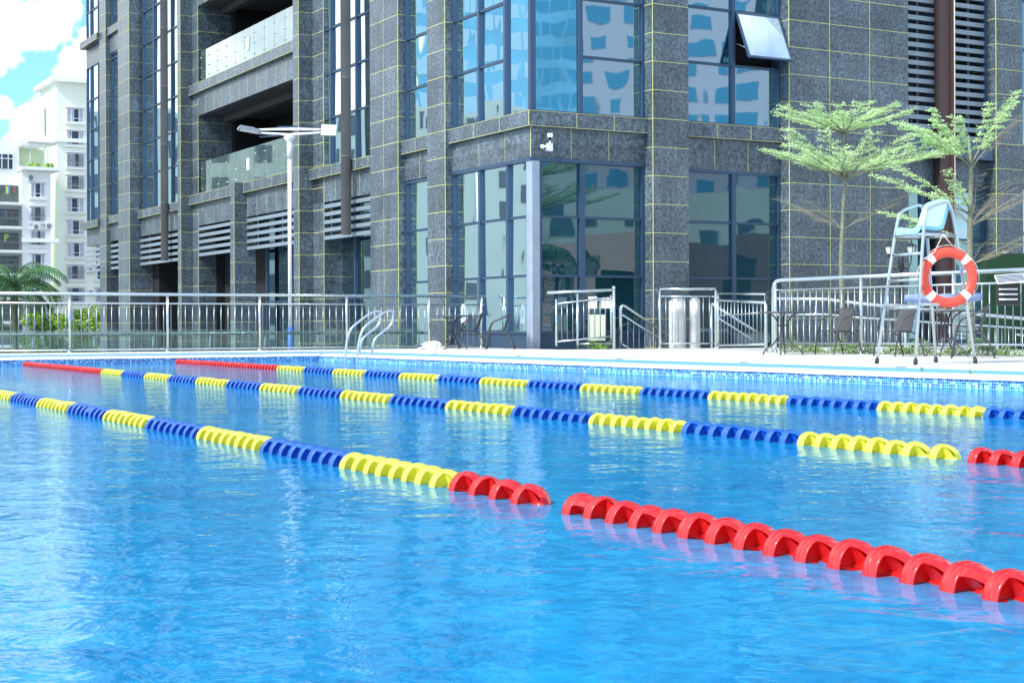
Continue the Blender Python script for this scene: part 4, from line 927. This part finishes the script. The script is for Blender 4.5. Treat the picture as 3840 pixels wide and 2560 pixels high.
# moulded seat : shell surface with thickness
def shell(prof,aw,curve,thick=.02):
    m=MB(); nv=10; top=[];bot=[]
    for k,(b,z,w) in enumerate(prof):
        rt=[];rb=[]
        for j in range(nv+1):
            v=j/nv*2-1; e=abs(v)**3
            a=15.34+v*w/2; bb=b-curve[k][0]*e; zz=z+curve[k][1]*e
            rt.append((bb,a,zz)); rb.append((bb+(.0 if k<5 else thick),a,zz-(thick if k<6 else thick*.3)))
        top.append(rt);bot.append(rb)
    n=len(prof)
    for i in range(n-1):
        for j in range(nv):
            m.face([top[i][j],top[i+1][j],top[i+1][j+1],top[i][j+1]],0,True); m.face([bot[i][j],bot[i][j+1],bot[i+1][j+1],bot[i+1][j]],0,True)
    for i in range(n-1):
        for j in (0,nv): m.face([top[i][j],bot[i][j],bot[i+1][j],top[i+1][j]])
    for i in (0,n-1):
        for j in range(nv): m.face([top[i][j],top[i][j+1],bot[i][j+1],bot[i][j]])
    return m
prof=[(14.44,1.915,.40),(14.47,1.945,.43),(14.55,1.95,.45),(14.66,1.935,.46),(14.76,1.93,.46),(14.84,1.94,.46),(14.90,1.99,.46),(14.93,2.08,.46),(14.965,2.20,.45),(14.99,2.29,.43),(15.01,2.335,.38),(15.03,2.35,.34)]
cur=[(0,.0),(0,.02),(0,.03),(.0,.035),(.0,.04),(.02,.05),(.05,.03),(.06,.0),(.05,0),(.04,-.005),(.03,-.02),(.02,-.02)]
s=shell(prof,.46,cur,.045).build('seat',M['seat'],t)
m=MB(); m.box(14.50,14.95,15.14,15.54,1.862,1.90); m.build('seat_base',M['alu'],t)
# life ring -----------------------------------------------------
rc=(5.70,20.30,1.30)
t=local('life_ring','orange-red life ring with four white bands hanging on the lifeguard chair','life ring',rc,R(6))
def torus(m,Rm,ra,rb,a0,a1,n,seg=16,mi=0,grow=0):
    P=[]
    for i in range(n+1):
        a=a0+(a1-a0)*i/n; ring=[]
        for j in range(seg):
            q=2*PI*j/seg; rr=Rm+(ra+grow)*math.cos(q); ring.append((rr*math.cos(a),(rb+grow)*math.sin(q),rr*math.sin(a)))
        P.append(ring)
    for i in range(n):
        for j in range(seg): m.face([P[i][j],P[i+1][j],P[i+1][(j+1)%seg],P[i][(j+1)%seg]],mi,True)
def weld(o):
    import bmesh
    b=bmesh.new(); b.from_mesh(o.data); bmesh.ops.remove_doubles(b,verts=b.verts,dist=.00005); bmesh.ops.recalc_face_normals(b,faces=b.faces); b.to_mesh(o.data); b.free()
m=MB(); torus(m,.330,.066,.050,0,2*PI,72,20); weld(m.build('ring',M['ring'],t))
for q in (45,135,225,315):
    m=MB(); torus(m,.330,.066,.050,R(q-7.2),R(q+7.2),5,20,0,.0025); weld(m.build('white_band',M['white'],t))
# rope held on the ring, hung from the seat frame
hx,hy,hz=(15.02*CS-15.06*SN-5.70, 15.02*SN+15.06*CS-20.30, 1.86-1.30)
hang=Vector((-.08,-.03,.56))
m=MB(); m.tube([(.06,-.05,.395),(.0,-.045,.46),tuple(hang)],.007,6); m.tube([tuple(hang),(-.2,-.05,.33),(-.28,-.05,.24)],.007,6)
for q0,q1 in ((50,130),(140,220),(230,310),(320,400)):
    m.tube([((.330+.071+.02*math.sin(PI*k/8))*math.cos(R(q0+(q1-q0)*k/8)),0,(.330+.071+.02*math.sin(PI*k/8))*math.sin(R(q0+(q1-q0)*k/8))) for k in range(9)],.006,6)
m.build('rope',M['rope'],t)
# rolled canvas on the lower bars
rnd=random.Random(2); m=MB(); p0,p1=Vector(bw(14.66,15.62)+(1.035,)),Vector(bw(15.58,15.14)+(1.05,)); pts=[];rad=[]
for k in range(25):
    u=k/24; pts.append(p0.lerp(p1,u)+Vector((0,rnd.uniform(-.004,.004),-.012*math.sin(PI*u)+rnd.uniform(-.005,.005)))); rad.append(.062*(.75+.25*min(1,u*6,(1-u)*6))+rnd.uniform(-.006,.006))
m.tube(pts,rad,14); wbuild(m,'rolled_canvas',M['cloth'],tuple(p0),'rolled blue-grey canvas lying across the lower bars of the lifeguard chair','canvas roll')
# tables and chairs ---------------------------------------------
def make_table(label,x,y,rz):
    t=local('garden_table',label,'table',(x,y,.17),rz,'round dark garden tables on the deck')
    m=MB(); m.lathe([(0,.715),(.41,.715),(.425,.722),(.425,.738),(.415,.745),(0,.745)],(0,0,0),36); m.build('tabletop',M['tubeg'],t)
    for k in range(4):
        a=PI/4+k*PI/2; c,s=math.cos(a),math.sin(a); P=[(.24,.715),(.14,.66),(.085,.56),(.08,.42),(.09,.29),(.17,.17),(.30,.09),(.345,.0)]
        m=MB(); m.tube(bez([(c*r,s*r,z) for r,z in P],3),.013,8); m.build('leg',M['tubeg'],t)
    m=MB()
    for z in (.27,.49): m.lathe([(.075,z),(.10,z),(.10,z+.03),(.075,z+.03),(.075,z)],(0,0,0),4,smooth=False)
    m.build('brace',M['tubeg'],t); return t
def make_chair(label,x,y,rz):
    """front = +x"""
    t=local('wicker_chair',label,'chair',(x,y,.17),rz,'dark wicker armchairs on the deck')
    for s in (-1,1):
        m=MB(); m.tube(bez([(.27,s*.25,0),(.20,s*.265,.42),(.13,s*.285,.60),(-.05,s*.285,.66),(-.24,s*.25,.76),(-.27,s*.17,.80)],5),.0125,8); m.build('arm_frame',M['tubeg'],t)
        m=MB(); m.tube(bez([(-.08,s*.22,.40),(-.20,s*.235,.36),(-.30,s*.245,.20),(-.36,s*.25,0)],4),.0125,8); m.build('rear_leg',M['tubeg'],t)
    m=MB(); m.tube([(-.27,-.17,.80),(-.29,0,.805),(-.27,.17,.80)],.0125,8); m.tube([(.205,-.262,.405),(.205,.262,.405)],.012,8); m.tube([(-.1,-.225,.39),(-.1,.225,.39)],.011,8); m.tube([(.2,.25,.405),(-.1,.225,.40)],.012,8); m.tube([(.2,-.25,.405),(-.1,-.225,.40)],.012,8); m.build('cross_frame',M['tubeg'],t)
    m=MB(); nx,ny=8,8; prof=[(.215,.425),(.12,.418),(.0,.410),(-.09,.405),(-.13,.42),(-.16,.47),(-.19,.56),(-.23,.68),(-.27,.79)]
    P=[[(x_-.03*abs(j/4-1)**2*(-1 if i>3 else 0),(j/4-1)*(.235 if i<4 else .235-.012*(i-3)),z-.012*(1-abs(j/4-1)**2)*(1 if i<4 else 0)) for j in range(9)] for i,(x_,z) in enumerate(prof)]
    for i in range(8):
        for j in range(8):
            m.face([P[i][j],P[i+1][j],P[i+1][j+1],P[i][j+1]],0,True)
    # thickness
    P2=[[(x_+(.0 if i<4 else -.012),y_,z-(.012 if i<4 else .004)) for (x_,y_,z) in r] for i,r in enumerate(P)]
    for i in range(8):
        for j in range(8): m.face([P2[i][j],P2[i][j+1],P2[i+1][j+1],P2[i+1][j]],0,True)
    for i in range(8):
        for j in (0,8): m.face([P[i][j],P2[i][j],P2[i+1][j],P[i+1][j]])
    for j in range(8): m.face([P[0][j],P[0][j+1],P2[0][j+1],P2[0][j]]); m.face([P[8][j],P[8][j+1],P2[8][j+1],P2[8][j]])
    m.build('woven_seat',M['rattan'],t); return t
make_table('round dark table on the deck left of the two wicker chairs, by the ramp railing',4.68,26.85,.5)
t2=copy_tree(bpy.data.objects['garden_table']); t2.location=(6.98,24.95,.17); t2.rotation_euler=(0,0,.2); t2['label']='round dark table half hidden behind the lifeguard chair and life ring'
t3=copy_tree(bpy.data.objects['garden_table']); t3.location=(-1.30,34.2,.17); t3.rotation_euler=(0,0,.35); t3['label']='round dark table in front of the far fence, beside the granite corner'
c1=make_chair('wicker armchair between the round table and the lifeguard chair, facing the pool',5.62,26.9,R(-152))
for loc,rz,lab in (((6.28,25.35),-152,'wicker armchair seen through the lifeguard chair\'s ladder rungs'),((7.0,23.75),163,'wicker armchair right behind the life ring, its back to the solar lamp'),((-.92,34.7),176,'wicker armchair pushed close to the far round table'),((-.30,34.05),178,'wicker armchair in front of the corner window, behind another chair')):
    c=copy_tree(c1); c.location=(loc[0],loc[1],.17); c.rotation_euler=(0,0,R(rz)); c['label']=lab
# crumpled bag
rnd=random.Random(8); m=MB(); n=26; P=[]
for i in range(10):
    row=[]
    for j in range(n):
        th=i/9*PI/2; ph=2*PI*j/n; r=1+.28*rnd.uniform(-1,1); row.append((-1.77+.26*math.cos(th)*math.cos(ph)*r,34.4+.16*math.cos(th)*math.sin(ph)*r,.17+.15*math.sin(th)*r))
    P.append(row)
for i in range(9):
    for j in range(n): m.face([P[i][j],P[i][(j+1)%n],P[i+1][(j+1)%n],P[i+1][j]])
wbuild(m,'crumpled_sheet',simple('crumpled_white_plastic',(.75,.76,.70),.5),(-1.77,34.4,.17),'crumpled white plastic sheet on the deck beside the far round table','plastic sheet')
# white paddle hung on fence
m=MB(); x,y=bw(16.35,31.80); t=local('hanging_tag','white oblong tag with an arrow hanging on the far fence near the corner','sign',(x,y,.75),TH)
m.box(-.06,.06,-.008,.008,.0,.38); m.box(-.035,.035,-.008,.008,.38,.44); m.build('plate',M['white'],t); m=MB(); m.box(-.004,.004,-.012,-.009,.13,.32); m.build('arrow_mark',M['black'],t)
# ramp railings and gates right side -----------------------------
fence('ramp_railing','long stainless railing rising beside the deck behind the chairs and lifeguard chair','railing',(4.80,28.45),(8.35,23.95),[.03,2.0,3.9,5.7],.17,(1.50,1.54),(1.32,1.34),.36,pr=.03,tr=.034,sp=.145,br=.012,curve=True)
def polyrail(name,label,pts_sets,posts,r,balsp=None,base=None,zlow=None):
    t=local(name,label,'railing',base or (pts_sets[0][0][0][0],pts_sets[0][0][0][1],-.6)); B=t.location
    for pts,rr in pts_sets:
        m=MB(); m.tube([tuple(Vector(p)-B) for p in pts],rr,10); m.build('rail',M['steel'],t)
    for (x,y,z) in posts: m=MB(); m.tube([(x-B.x,y-B.y,0),(x-B.x,y-B.y,z-B.z)],.028,10); m.build('post',M['steel'],t)
    return t,B
def at(x,y,Y): return ((x-1920)/5826*Y,Y,.7+(1218-y-(x-1920)*.0035)*Y/5826)
def balus(t,B,top,low,n):
    for i in range(1,n):
        u=i/n; a=Vector(top[0]).lerp(Vector(top[1]),u); b=Vector(low[0]).lerp(Vector(low[1]),u)
        m=MB(); m.tube([tuple(a-B),tuple(Vector((a.x,a.y,b.z))-B)],.010,6); m.build('baluster',M['steel2'],t)
# zig-zag ramp beyond
A=[at(2900,1119,31.5),at(3100,1121,31.2),at(3220,1137,31.0),at(3860,1196,29.4)]
Bq=[at(2900,1180,31.5),at(3100,1178,31.2),at(3220,1190,31.0),at(3860,1232,29.4)]
t,B=polyrail('access_ramp_railing','lower railing of the access ramp, its rails bending down to the right behind the trees',[(A,.034),(Bq,.02)],[A[0],at(3060,1122,31.3),at(3230,1138,31.0),at(3395,1153,30.5),at(3560,1168,30.1),at(3740,1185,29.7)],.03)
balus(t,B,(Bq[2],Bq[3]),((Bq[2][0],Bq[2][1],-.3),(Bq[3][0],Bq[3][1],-.3)),26); balus(t,B,(Bq[0],Bq[2]),((Bq[0][0],Bq[0][1],-.3),(Bq[2][0],Bq[2][1],-.3)),14)
C_=[at(3560,1214,32.5),at(3860,1262,31.0)]; D_=[at(3560,1252,32.5),at(3860,1298,31.0)]
t,B=polyrail('access_ramp_railing','farther sloping ramp rails glimpsed behind the last wicker chair',[(C_,.03),(D_,.02)],[C_[0],at(3700,1237,31.8)],.03)
# gate on the left
g0,g1=at(2086,1137,33.0),at(2302,1114,33.3); 
t=local('gate','open stainless steel gate in front of the corner window, a black cable lock on it','gate',(g1[0],g1[1],.17)); B=t.location
m=MB(); m.tube([(0,0,0),(0,0,1.28)],.034,10); m.lathe([(0,1.36),(.03,1.35),(.042,1.32),(.03,1.285),(0,1.28)],(0,0,0),10); m.build('post',M['steel'],t)
gl=Vector((g0[0]-g1[0],g0[1]-g1[1],0))
m=MB(); m.tube([(gl.x,gl.y,.08),(gl.x,gl.y,1.08)],.024,10); m.tube([(-.06,0,.22),(-.06,0,1.16)],.022,10)
m.tube([(gl.x,gl.y,.97),(-.06,0,1.12)],.018,8); m.tube([(gl.x,gl.y,.17),(-.06,0,.28)],.018,8); m.build('gate_frame',M['steel'],t)
for i in range(1,10):
    u=i/10; p=gl*u+Vector((-.06,0,0))*(1-u); m=MB(); m.tube([(p.x,p.y,.28-.11*u),(p.x,p.y,1.12-.15*u)],.010,6); m.build('baluster',M['steel2'],t)
m=MB(); m.tube([(-.62+.075*math.cos(q/10*2*PI*1.2),-.03+.01*q/12,1.06+.06*math.sin(q/10*2*PI*1.2)) for q in range(13)],.016,8); wl=m; wl.v=[(x+B.x,y+B.y,z+B.z) for x,y,z in wl.v]; wbuild(wl,'cable_lock',M['black'],(g1[0]-.62,g1[1],1.2),'black coiled cable lock looped over the open gate','lock')
# handrail behind it
h0,h1=at(2052,1098,33.6),at(2306,1087,33.7)
t,B=polyrail('handrail','stainless handrail with ball end passing behind the open gate',[([h0,h1],.034),([at(2166,1128,33.65),at(2300,1124,33.7)],.018),([at(2166,1290,33.65),at(2300,1288,33.7)],.018)],[at(2166,1100,33.65)],.03)
# stairs handrail
s0,s1=at(2333,1147,34.0),at(2560,1292,35.2)
q0,q1=at(2333,1180,34.0),at(2560,1325,35.2)
t,B=polyrail('stair_handrail','stair handrail sloping down to the right from the deck between the two gates',[([at(2328,1308,34.0),at(2327,1165,34.0),at(2329,1152,34.0),at(2334,1146,34.0),at(2342,1148,34.05),s1],.034),([q0,q1],.018),([at(2333,1290,34.0),at(2420,1345,34.5)],.018)],[],.03)
balus(t,B,(q0,q1),((q0[0],q0[1],-.5),(q1[0],q1[1],-.5)),11)
# landing panel
fence('landing_railing','short railing panel in front of the granite column, two pale bins behind','railing',at(2474,1100,34.0)[:2],at(2684,1100,34.0)[:2],[0,1.225],.17,1.47,1.31,.28,sp=.135,tr=.03)
fence('lattice_gate','stainless lattice gate between the landing panel and the ramp railing, locked with a black cable','gate',at(2692,1100,33.4)[:2],at(2870,1100,29.2)[:2],[0,4.25],.17,(1.36,1.26),(1.22,1.10),(.25,.32),sp=.33,tr=.018,rz2=.026,extra=(((.88,.92),.016),))
m=MB(); x,y,z=at(2880,1104,28.6); m.tube([(x+.05*math.cos(q*.6),y-.05,z+.09*math.sin(q*.6)-.012*q) for q in range(14)],.016,8); wbuild(m,'cable_lock',M['black'],(x,y,z),'black cable lock wound round the end post of the ramp railing','lock')
s0,s1=at(2668,1138,34.5),at(2867,1263,35.0); q0,q1=at(2690,1190,34.5),at(2867,1302,35.0)
t,B=polyrail('stair_handrail','stair handrail seen sloping down behind the lattice gate',[([s0,s1],.034),([q0,q1],.02)],[s0],.03)
for x,lab in ((2540,'left of two pale grey cylindrical bins behind the landing railing'),(2606,'right of two pale grey cylindrical bins behind the landing railing')):
    X=at(x,1200,34.5)[0]; t=local('cylinder_bin',lab,'bin',(X,34.5,-.1),0,'pale bins behind the railing'); r=.19 if x<2600 else .12
    m=MB(); m.lathe([(r*.95,0),(r,.05),(r,1.3),(r*.9,1.34)],(0,0,0),24); m.build('body',simple('pale_bin_paint',(.50,.51,.50),.6,var=.2,vscale=4),t); m=MB(); m.lathe([(0,1.42),(r*.6,1.40),(r*.98,1.345),(r*.98,1.335)],(0,0,0),24); m.build('lid',M['steel'],t)
# white slatted bin behind the gate
X,Y,_=at(2238,1200,34.6); t=local('litter_bin','white slatted double bin with a raised lid standing behind the open gate','bin',(X,Y,-.1))
m=MB(); 
for i in range(7): m.box(-.19+i*.056,-.19+i*.056+.046,-.12,.12,.5,1.02)
m.box(-.18,.18,-.105,.105,.45,1.0); m.build('body',simple('pale_cream_panel',(.70,.76,.58),.5),t)
m=MB(); m.box(-.19,.0,-.12,.12,1.16,1.42); m.box(.10,.28,-.12,.12,1.16,1.40); m.build('lid_box',M['white'],t); m=MB(); m.box(-.2,-.18,-.02,.02,0,1.2); m.box(.18,.2,-.02,.02,0,1.2); m.build('support',M['alu'],t)
# leafy weed by the gate
rnd=random.Random(12); m=MB(); X,Y,_=at(2245,1300,33.5); 
for i in range(46):
    a=rnd.uniform(0,2*PI); l=rnd.uniform(.12,.36); z=.0+rnd.uniform(.08,.26); c=Vector((X+math.cos(a)*l,Y+math.sin(a)*.15,z+.1)); d=Vector((math.cos(a),math.sin(a)*.5,rnd.uniform(-.3,.4))).normalized(); s=Vector((-math.sin(a),math.cos(a),0))*.035
    m.face([c-d*.07,c-s,c+d*.08,c+s])
    m.tube([(X,Y,.0),tuple(c-d*.07)],.004,3,mi=0)
wbuild(m,'leafy_plant',M['leafB'],(X,Y,0),'broad-leaved green plant growing at the foot of the open gate','plant')
# weeds in the coping joint
for (x,y,Y,lab) in ((3640,1395,17.1,'tuft of green weed in the coping joint below the life ring'),(3456,1390,18.2,'tiny weed in the coping joint below the lifeguard ladder')):
    X,Y_,z=at(x,y,Y); m=MB(); rnd=random.Random(x)
    for i in range(26):
        a=rnd.uniform(0,2*PI); l=rnd.uniform(.02,.09)*(1 if x>3500 else .6); e=Vector((X+math.cos(a)*l,Y_+math.sin(a)*l,.155+rnd.uniform(.01,.06))); p=Vector((X,Y_,.15)); s=Vector((-math.sin(a),math.cos(a),0))*.006; m.face([p-s,p+s,e])
    if x>3500: m.tube([(X,Y_,.15),(X-.03,Y_,.36)],.002,3)
    wbuild(m,'weed',M['leafB'],(X,Y_,.15),lab,'weed')
# lantern posts --------------------------------------------------
def lantern(m_,g_,x,z,s=1):
    m_.lathe([(0,.30),(.012,.29),(.02,.24),(.06,.19),(.118,.165),(.122,.15),(.0,.15)],(x,0,z),4,smooth=False)
    for k in range(4): a=k*PI/2; m_.tube([(x+.10*math.cos(a),.10*math.sin(a),z+.155),(x+.06*math.cos(a),.06*math.sin(a),z+.005)],.007,4)
    m_.lathe([(0,-.06),(.02,-.05),(.03,-.02),(.062,0),(.062,.012),(0,.012)],(x,0,z),8)
    pass
M['milk']=simple('frosted_lantern_glass',(.62,.70,.72),.3)
def lantern_post(label,X,Y,heads,zt):
    t=local('lantern_post',label,'street lamp',(X,Y,-.6),0,'black lantern posts by the facade')
    m=MB(); m.lathe([(.09,0),(.09,.1),(.05,.2),(.045,zt-.25),(.06,zt-.24),(.06,zt-.05),(.05,zt),(.02,zt+.05),(0,zt+.06)],(0,0,0),12); m.build('pole',M['black'],t)
    m=MB(); g=MB()
    for x in heads:
        lantern(m,g,x,zt+.06); m.tube(bez([(0,0,zt-.12),(x*.6,0,zt-.26),(x,0,zt-.1),(x,0,zt+.01)],4),.012,6)
    h=m.build('lantern',M['black'],t)
    for x in heads: g=MB(); g.lathe([(.052,.012),(.088,.15)],(x,0,zt+.06),4,smooth=False); g.build('lantern_glass',M['milk'],h)
lantern_post('black post with two square lanterns behind the lifeguard chair ladder',7.77,31.0,(-.23,.20),2.62)
lantern_post('black post whose single square lantern peeks over the green turf screen',10.35,32.2,(-.12,),2.60)
# turf screen and solar lamp
m=MB(); m.box(9.55,13.0,31.2,31.7,-.6,2.10); wbuild(m,'turf_screen',M['turf'],(11,31.5,-.6),'dark green artificial turf screen at the right edge behind the railing','screen')
t=local('solar_lamp','small solar panel on a black slatted lamp box fixed to the ramp railing','solar lamp',(7.74,24.25,.97),R(-8))
m=MB(); Mx=Matrix.Translation((0,-.1,.40))@Matrix.Rotation(R(14),4,'Y')@Matrix.Rotation(R(0),4,'Z')@Matrix.Rotation(R(38),4,'X')
Mx=Matrix.Translation((.02,-.12,.42))@Matrix.Rotation(R(-4),4,'Y')@Matrix.Rotation(R(30),4,'X'); m.box(-.22,.22,-.13,.13,-.012,.012,0,Mx); p=m.build('solar_panel',M['white'],t)
m=MB()
for k in range(6): m.box(-.205,.205,-.118+k*.040,-.118+k*.040+.024,.0125,.016,0,Mx)
m.build('cell',simple('dark_solar_cell',(.03,.05,.09),.2),p)
m=MB(); m.box(-.17,.17,-.02,.05,.0,.36,0); m.box(-.17,.17,-.04,-.02,.0,.03,0); m.build('lamp_box',M['black'],t)
m=MB()
for z in (.10,.18,.26): m.tube([(-.14,-.045,z),(.14,-.045,z)],.014,8)
m.build('tube',M['white'],t)
